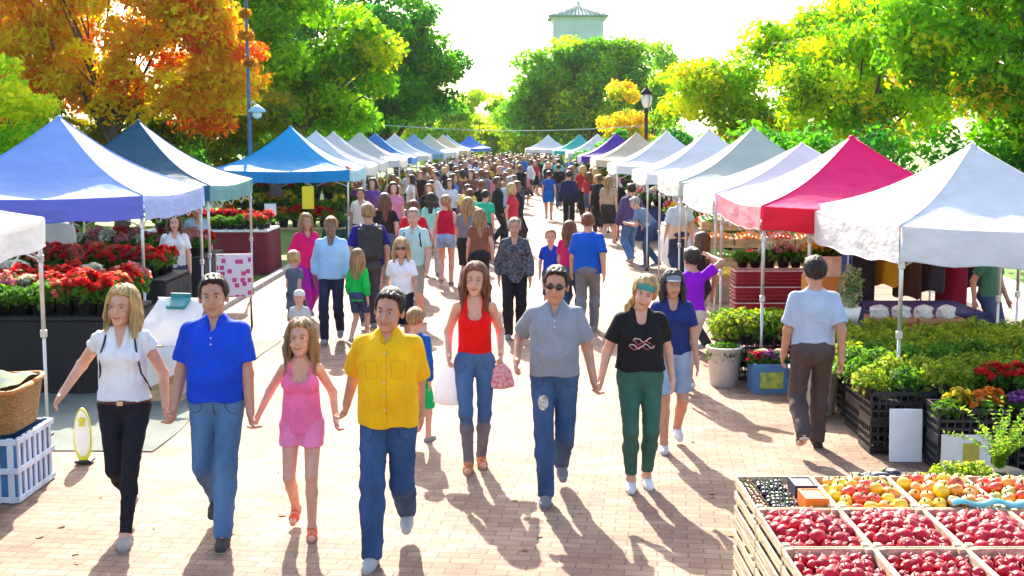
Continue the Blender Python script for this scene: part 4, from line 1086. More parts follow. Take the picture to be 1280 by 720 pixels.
tent(2.72, 17.25, 3.0, 3.0, 'white canopy tent right behind the crimson one', [W_, WS, W_, WS], eave=2.0, val=.26, peak=2.66, group='canopy tents in the right row')
row(1, [(21.2, 'grey green', 2.75, 'grey green canopy tent, second behind the crimson one'),
        (26.3, 'white', 2.75, 'white canopy tent just beyond the grey green one'),
        (34.0, 'white', 2.75, 'white canopy tent before the purple one in the right row'),
        (43.0, 'cream', 2.8, 'cream pink canopy tent next to the purple one'),
        (51.0, 'purple', 2.75, 'deep purple canopy tent far down the right row'),
        (62.0, 'white', 2.7, 'white canopy tent between the purple and the teal ones'),
        (73.0, 'teal', 2.4, 'turquoise canopy tent far down the right row'),
        (84.0, 'white', .9, 'white canopy tent at the far end of the right row')])

# ================================================================== TREES
BARK = mat('bark', (.10, .07, .05), .9, .35, 5, .8, 14, stretch=(1, 1, .3))
def leafmat(): return mat('leaf', (1, 1, 1), .55, .14, 1.2, trans=.66, attr='leafcol', spec=.3, tcol=(1.0, 1.0, .6))
def tree(name, label, x, y, zc0, blobs, cols, n=26000, leaf=.14, clump=.75, nclump=90, trunk=(.22, 3.), group=None, seed=1, cat='tree'):
    """blobs: (dx, dy, z, rx, ry, rz) of the crown envelope; cols: [(rgb, weight)]"""
    r = np.random.default_rng(seed)
    bl = np.array(blobs, float); vol = (bl[:, 3] * bl[:, 4] * bl[:, 5]) ** .75; pk = r.choice(len(bl), nclump, p=vol / vol.sum())
    dirs = r.normal(size=(nclump, 3)); dirs /= np.linalg.norm(dirs, axis=1)[:, None]
    rad = r.uniform(.25, 1.0, nclump) ** .42
    cen = bl[pk, :3] + dirs * rad[:, None] * bl[pk, 3:]
    cr = clump * r.uniform(.5, 1.25, nclump)
    w8 = cr ** 2; k = r.choice(nclump, n, p=w8 / w8.sum())
    d = r.normal(size=(n, 3)); d /= np.linalg.norm(d, axis=1)[:, None]
    rr_ = cr[k] * r.uniform(.15, 1.08, n) ** .5
    P = cen[k] + d * rr_[:, None] * [1.15, 1.15, .72]
    P += r.normal(0, .05, P.shape)
    cw = np.array([c[1] for c in cols], float); pal = np.array([c[0] for c in cols])
    ccl = r.choice(len(cols), nclump, p=cw / cw.sum()); c1 = pal[ccl][k]
    mixm = r.random(n) < .25; c1[mixm] = pal[r.choice(len(cols), mixm.sum(), p=cw / cw.sum())]
    mn_ = c1.mean(1, keepdims=True); c1 = np.clip(mn_ + (c1 - mn_) * 1.3, .004, 1)
    c1 = np.minimum(c1 * 1.75 * r.uniform(.7, 1.25, n)[:, None], .92)
    nrm = d * .5 + r.normal(size=(n, 3)) * .6 + [0, 0, .35]; nrm /= np.linalg.norm(nrm, axis=1)[:, None]
    a = np.cross(nrm, r.normal(size=(n, 3))); a /= np.linalg.norm(a, axis=1)[:, None]; b_ = np.cross(nrm, a)
    s_ = leaf * r.uniform(.55, 1.2, n)[:, None]
    V = np.stack([P - a * s_, P - b_ * s_ * .5 + nrm * s_ * .12, P + a * s_, P + b_ * s_ * .5 + nrm * s_ * .12], 1).reshape(-1, 3)
    me = mesh_np('crown', V, np.arange(n * 4).reshape(-1, 4), [leafmat()], smooth=False)
    ca = me.color_attributes.new('leafcol', 'FLOAT_COLOR', 'POINT'); cc = np.ones((n, 4, 4), np.float32); cc[:, :, :3] = c1[:, None]; ca.data.foreach_set('color', cc.ravel())
    t = thing(name, (x, y, 0), label, cat, group)
    link('crown', me, t)
    tb = MB(); tr, th = trunk; top = np.array([bl[:, 0].mean() * .5, 0, th])
    tb.tube([(0, 0, -.1), (0, 0, .3), (top[0] * .3, .05, th * .6), tuple(top)], [tr * 1.6, tr * 1.1, tr * .85, tr * .7], 10)
    idx = r.choice(nclump, min(nclump, 26), replace=False)
    for i in idx:
        q = cen[i]; m1 = top * .55 + q * .45 + r.normal(0, .15, 3) + [0, 0, -.1]; h0 = top * r.uniform(.72, 1.0)
        tb.tube([tuple(h0), tuple(m1), tuple(q)], [tr * .36, tr * .2, tr * .06], 6)
    link('trunk', tb.mesh('trunk', [BARK]), t)
    return t
OR = [((.62, .25, .02), 5), ((.74, .38, .02), 6), ((.66, .13, .03), 3), ((.70, .45, .03), 3), ((.30, .24, .03), 1.2), ((.74, .40, .03), 2)]
GR = [((.10, .24, .015), 5), ((.20, .36, .02), 4), ((.05, .15, .015), 3), ((.38, .44, .03), 1.5)]
DG = [((.03, .13, .03), 5), ((.06, .20, .03), 4), ((.11, .28, .035), 3)]
YG = [((.26, .40, .02), 4), ((.46, .48, .03), 3), ((.12, .28, .02), 4), ((.56, .40, .03), 1.0), ((.07, .16, .02), 2)]
RG = [((.11, .27, .02), 6), ((.20, .37, .025), 4), ((.38, .44, .03), 1.5), ((.05, .14, .02), 3), ((.50, .34, .04), .7)]
HZ = [((.12, .26, .04), 5), ((.07, .20, .05), 4), ((.34, .44, .05), 2)]
tree('maple_tree', 'large orange autumn tree behind the periwinkle and dark teal tents', -11.3, 37, 0, [(0, 0, 5.6, 3.6, 1.5, 2.6), (-2.2, 0, 7.6, 2.2, 1.3, 1.8), (1.9, -.3, 5.0, 2.2, 1.2, 2.1), (1.4, 0, 8.0, 2.0, 1.2, 1.8), (-2.6, -.4, 4.4, 1.6, 1.1, 1.4)], OR, n=50000, leaf=.11, clump=.60, nclump=200, trunk=(.18, 3.2), seed=3)
tree('maple_tree', 'thin red and orange autumn tree at the upper left corner', -15.6, 41, 0, [(0, 0, 7.2, 2.6, 2.4, 2.6), (.6, 0, 4.8, 2.0, 2, 1.5)], [((.58, .10, .05), 5), ((.66, .22, .04), 3), ((.45, .08, .10), 2)], n=11000, leaf=.12, clump=.6, nclump=60, trunk=(.2, 3), seed=4)
tree('shrub_tree', 'bright yellow green tree at the left edge behind the periwinkle tent', -12.7, 31.5, 0, [(0, 0, 3.0, 1.75, 1.6, 1.6), (-1.6, 0, 2.6, 1.5, 1.5, 1.8)], [((.30, .44, .02), 5), ((.46, .50, .03), 3), ((.12, .28, .02), 2)], n=14000, leaf=.10, clump=.5, nclump=60, trunk=(.12, 1.6), seed=5)
tree('broadleaf_tree', 'tall light green tree between the orange tree and the dark green tree', -7.3, 45, 0, [(0, 0, 5.8, 2.9, 1.6, 2.7), (-1.0, 0, 8.6, 2.4, 1.5, 2.0), (1.0, 0, 4.6, 2.2, 1.3, 1.6), (-1.9, 0, 4.3, 1.8, 1.2, 1.6)], GR, n=36000, leaf=.14, clump=.75, nclump=110, trunk=(.25, 3), seed=6)
tree('broadleaf_tree', 'dark green tree above the far left row of tents', -5.9, 68, 0, [(0, 0, 6.0, 2.9, 2.6, 3.0), (-.6, 0, 9.0, 2.6, 2.4, 1.9), (-2.4, 0, 5, 2.4, 2, 2.6), (-4.5, 0, 7, 2.6, 2, 3.2), (.6, 0, 6.6, 2.6, 2, 2.8)], DG, n=52000, leaf=.17, clump=.9, nclump=190, trunk=(.3, 3), seed=7)
tree('broadleaf_tree', 'big round pale green tree in the middle, in front of the tower', 5.6, 96, 0, [(0, 0, 6.4, 5.2, 2.2, 3.6), (-2.6, 0, 5.2, 3.6, 1.8, 2.8), (3.4, 0, 5.4, 3.2, 1.8, 3.0), (.5, 0, 8.4, 3.4, 1.6, 1.9)], HZ, n=34000, leaf=.22, clump=1.1, nclump=130, trunk=(.35, 3), seed=8)
tree('broadleaf_tree', 'pale tree just right of the tower, behind the big round tree', 12.2, 112, 0, [(0, 0, 8.4, 3.0, 3, 3.0), (0, 0, 5, 3.2, 3, 2.6)], HZ, n=9000, leaf=.2, clump=.9, nclump=60, trunk=(.3, 4), seed=9)
for i, (x, y, h, sd, lab) in enumerate(((-6.2, 108, 2.6, 11, 'low yellow green tree at the street end, by the dark green tree'), (-2.6, 118, 3.1, 12, 'low yellow green tree at the very centre of the street end'), (1.0, 112, 2.8, 13, 'low yellow green tree at the street end, by the round tree'))):
    tree('small_tree', lab, x, y, 0, [(0, 0, h + 1.2, 3.4, 1.6, h * .9), (1, 0, h * .6, 3, 1.5, 1.8)], [((.26, .40, .03), 4), ((.42, .48, .04), 3), ((.10, .24, .03), 3)], n=13000, leaf=.2, clump=.9, nclump=80, trunk=(.2, 2), seed=sd, group='low trees closing the end of the street')
tree('small_tree', 'golden yellow small tree beside the street lamp', 6.6, 76, 0, [(0, 0, 4.0, 1.35, 1.3, 2.0), (.3, 0, 2.4, 1.6, 1.4, 1.4)], [((.62, .42, .02), 4), ((.55, .32, .03), 3), ((.22, .28, .03), 2)], n=8000, leaf=.14, clump=.55, nclump=45, trunk=(.14, 1.8), seed=14)
tree('broadleaf_tree', 'yellow green tree right of the street lamp, behind the right row', 9.9, 47, 0, [(0, 0, 4.6, 3.6, 1.7, 2.4), (2.6, 0, 5.6, 3.0, 1.6, 2.2), (-2.4, 0, 3.4, 2.2, 1.4, 2.0), (5.0, 0, 5.4, 2.4, 1.5, 2.4)], YG, n=52000, leaf=.125, clump=.68, nclump=190, trunk=(.24, 2.4), seed=15)
tree('broadleaf_tree', 'large leafy green and yellow tree above the white tent on the right', 12.6, 31, 0, [(0, 0, 4.8, 3.2, 1.6, 2.4), (2.6, 0, 6.6, 3.0, 1.6, 2.4), (-1.8, 0, 5.0, 2.2, 1.3, 1.6), (3.6, -.8, 3.6, 2.6, 1.5, 2.2)], RG, n=62000, leaf=.105, clump=.58, nclump=230, trunk=(.26, 2.6), seed=16)
tree('broadleaf_tree', 'yellowing tree between the two big trees on the right', 10.4, 39, 0, [(0, 0, 4.6, 2.4, 2.2, 2.4), (1.4, 0, 6.0, 2.2, 2, 1.6)], YG, n=20000, leaf=.11, clump=.6, nclump=90, trunk=(.2, 2.4), seed=17)
def hedge(label, x0, x1, y, h, dp, seed, n=9000, cols=DG, leaf=.12, cut=0):
    k = max(2, int((x1 - x0) / 1.8)); bl = [((i + .5) * (x1 - x0) / k - (x1 - x0) / 2, 0, h * .5, (x1 - x0) / k * .8, dp, h * .52) for i in range(k)]
    return tree('hedge', label, (x0 + x1) / 2, y, 0, bl, cols, n=n, leaf=leaf, clump=.5, nclump=30 * k, trunk=(.06, .6), seed=seed, cat='hedge')
hedge('dark green hedge behind the crimson and white tents', 5.5, 17.5, 33.5, 3.1, .9, 20, 18000)
hedge('dark hedge under the yellow green tree behind the right row', 4.2, 9.5, 62, 3.0, .9, 21, 9000, leaf=.16)
hedge('dark green hedge along the end of the street', -11, 14, 122, 4.6, 1.2, 22, 22000, leaf=.26)
hedge('dark green hedge behind the left row of tents', -14, -6.6, 55, 3.2, 1.0, 23, 14000, leaf=.16)
hedge('olive green bushes under the orange tree', -17.5, -6.8, 40.5, 4.2, .9, 24, 26000, cols=[((.10, .14, .02), 4), ((.20, .18, .03), 2), ((.05, .10, .02), 3)])

# ================================================================== TOWER, LAMPS, WIRES
th = thing('tower', (9.1, 182, 0), 'pale green square tower with a low pyramid roof rising behind the trees', 'tower', rz=R(0))
b = MB(); b.box((0, 0, 9.7), (6.9, 6.9, 19.4)); link('wall', b.mesh('wall', [mat('tower_render', (.44, .52, .52), .8, .06, .5)]), th)
b = MB(); e = 19.42
b._add([(-4.1, -4.1, e), (4.1, -4.1, e), (4.1, 4.1, e), (-4.1, 4.1, e), (0, 0, e + 2.3), (-4.1, -4.1, e - .22), (4.1, -4.1, e - .22), (4.1, 4.1, e - .22), (-4.1, 4.1, e - .22)],
       [[0, 1, 4], [1, 2, 4], [2, 3, 4], [3, 0, 4], [5, 6, 1, 0], [6, 7, 2, 1], [7, 8, 3, 2], [8, 5, 0, 3], [8, 7, 6, 5]])
rf = link('roof', b.mesh('roof', [mat('copper_green_roof', (.12, .27, .24), .6, .1, 1)]), th)
b = MB(); b.tube([(0, 0, e + 2.25), (0, 0, e + 3.0)], .06, 6); b.ball((0, 0, e + 2.5), .18, 6)
for s_ in range(-6, 7): b.tube([(s_ * .6, -4.12 + abs(s_) * 0, e + .03), (s_ * .6 * (1 - (1 - abs(s_) / 6.8)), -4.12 + 4.1 * (1 - abs(s_) / 6.8), e + .05 + 2.3 * (1 - abs(s_) / 6.8))], .035, 4)
link('ridge', b.mesh('ridge', [mat('copper_ridge', (.09, .20, .18), .6, .1)]), rf)
b = MB(); b.box((0, 0, 19.05), (7.15, 7.15, .25)); link('cornice', b.mesh('cornice', [mat('tower_trim', (.50, .58, .53), .7)]), th)
LM = mat('lamp_iron', (.012, .014, .014), .45, .2, metal=.4); LG = mat('lamp_glass', (.82, .82, .78), .25, .03, trans=.3)
def lamp(x, y, h, label, scale=1.):
    t = thing('street_lamp', (x, y, 0), label, 'street lamp')
    b = MB(); b.lathe([(.20, 0), (.20, .12), (.15, .18), (.13, .55), (.09, .62), (.075, .7), (.06, h - .75), (.09, h - .72), (.09, h - .66), (.05, h - .62), (.05, h - .55)], n=12); link('pole', b.mesh('pole', [LM]), t)
    b = MB(); b.lathe([(.10, h - .56), (.19, h - .40), (.21, h - .22), (.14, h - .06)], n=12); link('lamp_shade', b.mesh('lamp_shade', [LG]), t)
    b = MB(); b.lathe([(.23, h - .10), (.17, h + .02), (.06, h + .12), (.03, h + .16), (.045, h + .2), (.0001, h + .26)], n=12)
    for k in range(4): a = k * math.pi / 2 + .4; b.tube([(.11 * math.cos(a), .11 * math.sin(a), h - .57), (.205 * math.cos(a), .205 * math.sin(a), h - .4), (.225 * math.cos(a), .225 * math.sin(a), h - .1)], .012, 5)
    link('cap', b.mesh('cap', [LM]), t)
    return t
lamp(3.83 + .9, 45.5, 4.35, 'black iron street lamp with a white glass lantern above the right row')
b = lamp(6.1, 98, 4.4, 'distant white street lamp in front of the big round tree')
# left pole with lantern and a string of autumn garlands
t = thing('street_lamp', (-6.35, 31.2, 0), 'slim pole with a blue-white lantern and orange leaf bunches beside the sky blue tent', 'street lamp')
b = MB(); b.tube([(0, 0, 0), (0, 0, 3.6), (-.02, 0, 6.9)], [.055, .045, .03], 10); link('pole', b.mesh('pole', [mat('blue_pole_paint', (.05, .11, .22), .5, .2)]), t)
b = MB(); b.tube([(0, 0, 3.55), (.10, 0, 3.62), (.19, 0, 3.55)], .015, 6); b.lathe([(.03, 3.54), (.20, 3.42), (.21, 3.36), (.0001, 3.36)], (.19, 0, 0), 14); link('lamp_shade', b.mesh('lamp_shade', [mat('lantern_blue', (.30, .52, .62), .4, .05)]), t)
b = MB(); b.ball((.19, 0, 3.30), .12, 8, sc=(1, 1, .8)); link('bulb', b.mesh('bulb', [LG]), t)
def leafball(c, r_, n, cols, leaf=.06, seed=1):
    r = np.random.default_rng(seed); d = r.normal(size=(n, 3)); d /= np.linalg.norm(d, axis=1)[:, None]; P = np.array(c) + d * r_ * (r.random(n)[:, None] ** .4) * [1.1, 1.1, .85]
    return leaves_mesh(P, d, n, cols, leaf, r)
def leaves_mesh(P, d, n, cols, leaf, r, up=.3, ratio=.5, name='foliage'):
    nrm = d * .7 + r.normal(size=(n, 3)) * .5 + [0, 0, up]; nrm /= np.linalg.norm(nrm, axis=1)[:, None]
    a = np.cross(nrm, r.normal(size=(n, 3))); a /= np.linalg.norm(a, axis=1)[:, None]; b_ = np.cross(nrm, a); s_ = leaf * r.uniform(.6, 1.25, n)[:, None]
    V = np.stack([P - a * s_, P - b_ * s_ * ratio + nrm * s_ * .15, P + a * s_, P + b_ * s_ * ratio + nrm * s_ * .15], 1).reshape(-1, 3)
    me = mesh_np(name, V, np.arange(n * 4).reshape(-1, 4), [leafmat()], smooth=False)
    pal = np.array([c[0] for c in cols]); cw = np.array([c[1] for c in cols], float); c1 = pal[r.choice(len(cols), n, p=cw / cw.sum())] * r.uniform(.75, 1.2, n)[:, None]
    ca = me.color_attributes.new('leafcol', 'FLOAT_COLOR', 'POINT'); cc = np.ones((n, 4, 4), np.float32); cc[:, :, :3] = c1[:, None]; ca.data.foreach_set('color', cc.ravel())
    return me
for i, (z, r_) in enumerate(((6.3, .32), (5.2, .20), (4.55, .15), (5.7, .14))): link('garland', leafball((.04 * (-1) ** i, 0, z), r_, 260, OR, .06, 40 + i), t)
# light wires across the street
for i, (y, z0, lab) in enumerate(((62, 3.36, 'pale light wire spanning the far street below the trees'),)):
    b = MB(); b.tube([(-6.4 + 13.5 * u, y, z0 - .28 * math.sin(math.pi * u)) for u in np.linspace(0, 1, 30)], .016, 5); 
    o = thing('light_wire', (0, 0, 0), lab, 'wire', data=b.mesh('light_wire', [mat('pale_wire', (.60, .66, .62), .5, .1)]))
# ================================================================== STALL GOODS
BLK = mat('black_cloth', (.010, .010, .012), .85, .2, 5, .4, 8); MARO = mat('maroon_cloth', (.16, .006, .022), .8, .15, 4, .4, 6)
WOOD = mat('crate_wood', (.52, .37, .21), .75, .25, 5, .5, 30, stretch=(1, 1, 5)); WOODP = mat('crate_wood_pale', (.62, .50, .32), .75, .28, 6, .5, 30, stretch=(3, .6, 6))
BPL = mat('black_plastic', (.014, .014, .016), .45, .2); WPL = mat('white_plastic', (.74, .76, .78), .4, .04); TOPM = mat('table_top', (.35, .33, .30), .7, .1)
TERR = mat('terracotta', (.36, .13, .06), .8, .15, 9); SOIL = mat('soil', (.035, .022, .015), .95, .3, 30)
def table(label, x0, x1, y0, y1, h, cloth=None, name='display_table', rim=None):
    t = thing(name, ((x0 + x1) / 2, (y0 + y1) / 2, 0), label, 'table'); w_, d_ = x1 - x0, y1 - y0
    b = MB(); b.box((0, 0, h - .02), (w_, d_, .04), bev=.006); link('tabletop', b.mesh('tabletop', [TOPM if cloth is None else (rim or cloth)]), t)
    for sx in (-1, 1):
        for sy in (-1, 1): b = MB(); b.box((sx * (w_ / 2 - .06), sy * (d_ / 2 - .06), (h - .04) / 2), (.04, .04, h - .04)); link('leg', b.mesh('leg', [TMET]), t)
    if cloth:
        b = MB(); per = [(-w_ / 2, -d_ / 2), (w_ / 2, -d_ / 2), (w_ / 2, d_ / 2), (-w_ / 2, d_ / 2), (-w_ / 2, -d_ / 2)]; L = [0]
        for i in range(4): L.append(L[-1] + math.hypot(per[i + 1][0] - per[i][0], per[i + 1][1] - per[i][1]))
        def sk(u, v):
            s_ = u * L[-1]; i = min(3, next(k for k in range(4) if s_ <= L[k + 1] + 1e-6)); f = (s_ - L[i]) / (L[i + 1] - L[i])
            x = per[i][0] + (per[i + 1][0] - per[i][0]) * f; y = per[i][1] + (per[i + 1][1] - per[i][1]) * f
            o = .012 + v * (.02 + .018 * math.sin(s_ * 26) + .010 * math.sin(s_ * 11 + 2)); q = math.hypot(x, y)
            nx, ny = [(0, -1), (1, 0), (0, 1), (-1, 0)][i]
            return (x + nx * o, y + ny * o, (h - .045) * (1 - v) + .015 * v)
        b.grid(sk, 220, 6); link('skirt', b.mesh('skirt', [cloth]), t)
    return t
GL = [((.09, .26, .02), 5), ((.16, .36, .03), 3), ((.05, .15, .02), 2)]; LET = [((.30, .48, .03), 4), ((.50, .56, .05), 4), ((.16, .34, .02), 2)]
def pot_plant(name, cat, bloom, seed, r_=.12, nl=190, nb=170, bl=.028, leafc=GL, h=.14, pot=True, up=.5, potm=BPL, leaf=.045):
    t = thing(name, (0, 0, 0), '', cat); r = np.random.default_rng(seed)
    if pot:
        b = MB(); b.lathe([(.055, 0), (.075, h - .02), (.084, h - .02), (.084, h), (.070, h), (.066, h - .015), (.0001, h - .015)], n=12); link('pot', b.mesh('pot', [potm]), t)
    d = r.normal(size=(nl, 3)); d[:, 2] = np.abs(d[:, 2]) * .9; d /= np.linalg.norm(d, axis=1)[:, None]
    P = np.array([0, 0, h + .01]) + d * r_ * (r.random(nl)[:, None] ** .35) * [1.08, 1.08, up * 2]; P[: nl // 4, 2] -= .05
    link('foliage', leaves_mesh(P, d, nl, leafc, leaf, r, .2, .5), t)
    if bloom:
        pal = [(bloom, 5), (tuple(min(1, c * 1.5 + .03) for c in bloom), 2), (tuple(c * .6 for c in bloom), 1)]
        kc = max(6, nb // 8); dc = r.normal(size=(kc, 3)); dc[:, 2] = np.abs(dc[:, 2]) + .35; dc /= np.linalg.norm(dc, axis=1)[:, None]
        C = np.array([0, 0, h + .02]) + dc * r_ * 1.04 * [1, 1, up * 2]; k = r.integers(0, kc, nb); dd = r.normal(size=(nb, 3)); dd /= np.linalg.norm(dd, axis=1)[:, None]
        link('blossom', leaves_mesh(C[k] + dd * bl * .9, dd * .5 + dc[k], nb, pal, bl, r, .3, .8), t)
    return t
FC = {'red': (.72, .010, .012), 'crimson': (.50, .008, .035), 'pink': (.75, .28, .36), 'white': (.80, .78, .76), 'orange': (.80, .22, .015), 'yellow': (.80, .60, .03), 'purple': (.25, .06, .38), 'coral': (.78, .16, .12)}
POT = {c: Proto(pot_plant('potted_flower', 'potted flower', FC[c], 50 + i)) for i, c in enumerate(FC)}
POT['green'] = Proto(pot_plant('potted_herb', 'potted herb', None, 70, nl=230, leaf=.04, h=.10))
LETP = [Proto(pot_plant('potted_lettuce', 'potted lettuce', None, 71 + i, nl=480, leafc=LET if i < 2 else GL, leaf=.025, r_=.13, h=.09, up=.6)) for i in range(3)]
rp_ = random.Random(21)
def pots(tname, x0, x1, y0, y1, h, nx, ny, colf, aisle=1, sc=1., rows=('front', 'middle', 'back', 'far')):
    for j in range(ny):
        for i in range(nx):
            x = x0 + (x1 - x0) * (i + .5) / nx + rp_.uniform(-.02, .02); y = y0 + (y1 - y0) * (j + .5) / ny + rp_.uniform(-.02, .02)
            c = colf(i / nx, j); k = (nx - 1 - i) if aisle > 0 else i
            nm = 'leafy green herb pot' if c == 'green' else c + ' flowering pot plant'
            POT[c].put((x, y, h), rp_.uniform(0, 6), '%s, %s from the aisle, %s row, %s' % (nm, ORD[k], rows[j] if ny > 1 else 'single', tname), 'pots on the ' + tname, sc * rp_.uniform(.88, 1.15))
def pick(*cs): return lambda u, j: rp_.choice(cs)
# ---- left: tables under the periwinkle tent
table('long black skirted flower table under the periwinkle tent', -7.6, -4.25, 13.55, 15.0, .84, BLK)
pots('nearest black skirted table', -7.5, -4.3, 13.6, 14.9, .84, 14, 4, lambda u, j: ('green' if u < .72 else rp_.choice(['red', 'red', 'coral'])) if j == 0 else rp_.choice(['white', 'pink', 'pink', 'white', 'red']) if j == 1 and u < .7 else rp_.choice(['red', 'red', 'coral', 'red']) if j < 3 else rp_.choice(['crimson', 'pink', 'white', 'red']), sc=1.45)
table('black skirted flower table at the back of the periwinkle tent', -7.6, -4.35, 15.9, 17.2, .98, BLK)
pots('black table behind the nearest', -7.5, -4.45, 16.0, 17.1, .98, 13, 3, lambda u, j: rp_.choice(['crimson', 'pink', 'crimson', 'white']) if u < .45 else rp_.choice(['red', 'red', 'red', 'crimson', 'coral']), sc=1.2)
table('black flower table under the dark teal tent', -7.6, -4.75, 19.6, 21.0, .92, BLK)
pots('black table under the teal tent', -7.5, -4.85, 19.7, 20.9, .92, 12, 3, lambda u, j: rp_.choice(['white', 'pink', 'white', 'green']) if j == 0 else rp_.choice(['red', 'crimson', 'green', 'pink', 'red']), sc=1.2)
# white sloping cloth with a teal tray at the end of the near table
t = thing('display_stand', (-3.62, 13.4, -.12), 'sloping stand under a white cloth with a teal tray, beside the near flower table', 'stand', rz=R(-10))
b = MB(); b.box((0, 0, .43), (.42, .60, .60)); link('frame', b.mesh('frame', [WOOD]), t)
def cl_(u, v):
    x = -.30 + .60 * u; s_ = v * 1.35
    y = -.36 + min(s_, .80) * .9; z = .66 + min(s_, .80) * .60
    if v < .30: y = -.40 - .01 * math.sin(u * 20); z = .22 + .25 * u * (1 - v) + (v / .30) * .46 * (1 - .3 * u)
    return (x * (1 + .05 * math.sin(v * 7)), y, z + .012 * math.sin(u * 9 + v * 8))
b = MB(); b.grid(cl_, 16, 20); link('cloth', b.mesh('cloth', [mat('white_cotton', (.74, .75, .76), .8, .04, 4, .3, 5, trans=.25)]), t)
b = MB(); b.box((-.02, .26, 1.10), (.22, .18, .04), rot=Matrix.Rotation(R(30), 3, 'X'), bev=.01); b.box((-.02, .34, 1.16), (.22, .02, .08)); link('tray', b.mesh('tray', [mat('teal_tray', (.01, .22, .24), .5, .1)]), t)
# grey green ground mat under the tables
b = MB(); b.grid(lambda u, v: (-9.0 + 5.85 * u + .03 * math.sin(v * 14), 10.95 + 6.2 * v + .05 * math.sin(u * 9), .022 + .004 * math.sin(u * 40) * math.sin(v * 33)), 40, 30)
tag(link('ground_mat', b.mesh('ground_mat', [mat('mat_weave', (.115, .145, .130), .9, .18, 2, .5, 60)])), 'grey green woven mat spread on the bricks under the near flower tables', 'mat')
# yellow and white oval board standing on the mat
t = thing('skimboard', (at(105, 582)[0], at(105, 582)[1], .026), 'small oval board, white with a yellow rim and tip, standing on the grey mat', 'board', rz=R(3))
b = MB()
def ov(s_): return [(s_ * .075 * math.sin(a) * (1 + .12 * math.cos(a)), -s_ * .235 * math.cos(a) + .235) for a in np.linspace(0, 2 * math.pi, 33)[:-1]]
o1 = ov(1); n_ = len(o1)
b._add([(x, -.012, z) for x, z in o1] + [(x, .012, z) for x, z in o1], [list(range(n_)), list(range(2 * n_ - 1, n_ - 1, -1))] + [[i, n_ + i, n_ + (i + 1) % n_, (i + 1) % n_] for i in range(n_)])
link('rim', b.mesh('rim', [mat('yellow_paint', (.62, .66, .04), .4, .05)]), t)
b = MB(); o2 = [(x, z - .012) for x, z in ov(.84)]; o2 = [(x, z + .030) for x, z in o2]
b._add([(x, -.016, z) for x, z in o2] + [(x, -.011, z) for x, z in o2], [list(range(n_))] + [[i, n_ + i, n_ + (i + 1) % n_, (i + 1) % n_] for i in range(n_)]); link('deck', b.mesh('deck', [mat('board_white', (.80, .80, .74), .4, .04)]), t)
b = MB(); b.ball((0, -.018, .37), .030, 8, sc=(1.1, .2, .8)); b.box((0, -.017, .33), (.05, .006, .03)); link('emblem', b.mesh('emblem', [mat('yellow_mark', (.66, .58, .01), .4)]), t)
b = MB(); b.box((0, .03, .012), (.14, .14, .024), bev=.006); link('base', b.mesh('base', [BPL]), t)
# pink and white patterned poster on a stand
t = thing('poster_stand', (-3.95, 18.1, 0), 'white poster with magenta block pattern on a black wire stand, by the teal tent legs', 'poster', rz=R(8))
b = MB(); b.box((0, 0, .80), (.50, .02, .62)); link('board', b.mesh('board', [mat('poster_white', (.78, .74, .76), .6, .04)]), t)
def block_mat():
    m, nt, out = _new('magenta_block_print'); N = nt.nodes; L = nt.links; tc = N.new('ShaderNodeTexCoord'); sx = N.new('ShaderNodeSeparateXYZ'); cx = N.new('ShaderNodeCombineXYZ')
    L.new(tc.outputs['Object'], sx.inputs[0]); L.new(sx.outputs[0], cx.inputs[0]); L.new(sx.outputs[2], cx.inputs[1])
    v = N.new('ShaderNodeTexVoronoi'); v.distance = 'CHEBYCHEV'; v.inputs['Scale'].default_value = 11; v.inputs['Randomness'].default_value = .55; L.new(cx.outputs[0], v.inputs['Vector'])
    r = N.new('ShaderNodeValToRGB'); r.color_ramp.interpolation = 'CONSTANT'; r.color_ramp.elements[0].color = (.62, .04, .24, 1); r.color_ramp.elements[1].color = (.78, .72, .75, 1); r.color_ramp.elements[1].position = .34
    L.new(v.outputs['Distance'], r.inputs[0]); b = N.new('ShaderNodeBsdfPrincipled'); L.new(r.outputs[0], b.inputs['Base Color']); L.new(b.outputs[0], out.inputs['Surface']); return m
b = MB(); b.box((0, -.013, .80), (.48, .006, .60)); link('print', b.mesh('print', [block_mat()]), t)
b = MB()
for s_ in (-.22, .22): b.tube([(s_, .03, 1.12), (s_, .03, .02), (s_, -.2, .012)], .010, 6); b.tube([(s_, .03, .6), (s_, .30, .012)], .010, 6)
link('frame', b.mesh('frame', [LM]), t)
# cream sack and shelf far left
t = thing('sack', (-6.55, 18.4, 0), 'tall cream canvas sack standing behind the flower tables', 'sack')
b = MB(); b.grid(lambda u, v: ((.26 + .03 * math.sin(v * 9) - .06 * v ** 4) * math.cos(u * 6.2832) * (1 + .05 * math.sin(u * 40)), (.2 - .05 * v ** 4) * math.sin(u * 6.2832), .0 + 1.55 * v + .05 * math.sin(u * 12) * v), 32, 14); b.ball((0, 0, 1.5), .2, 8, sc=(1, .8, .35)); link('bag', b.mesh('bag', [mat('canvas', (.55, .54, .44), .85, .08, 4, .5, 10)]), t)
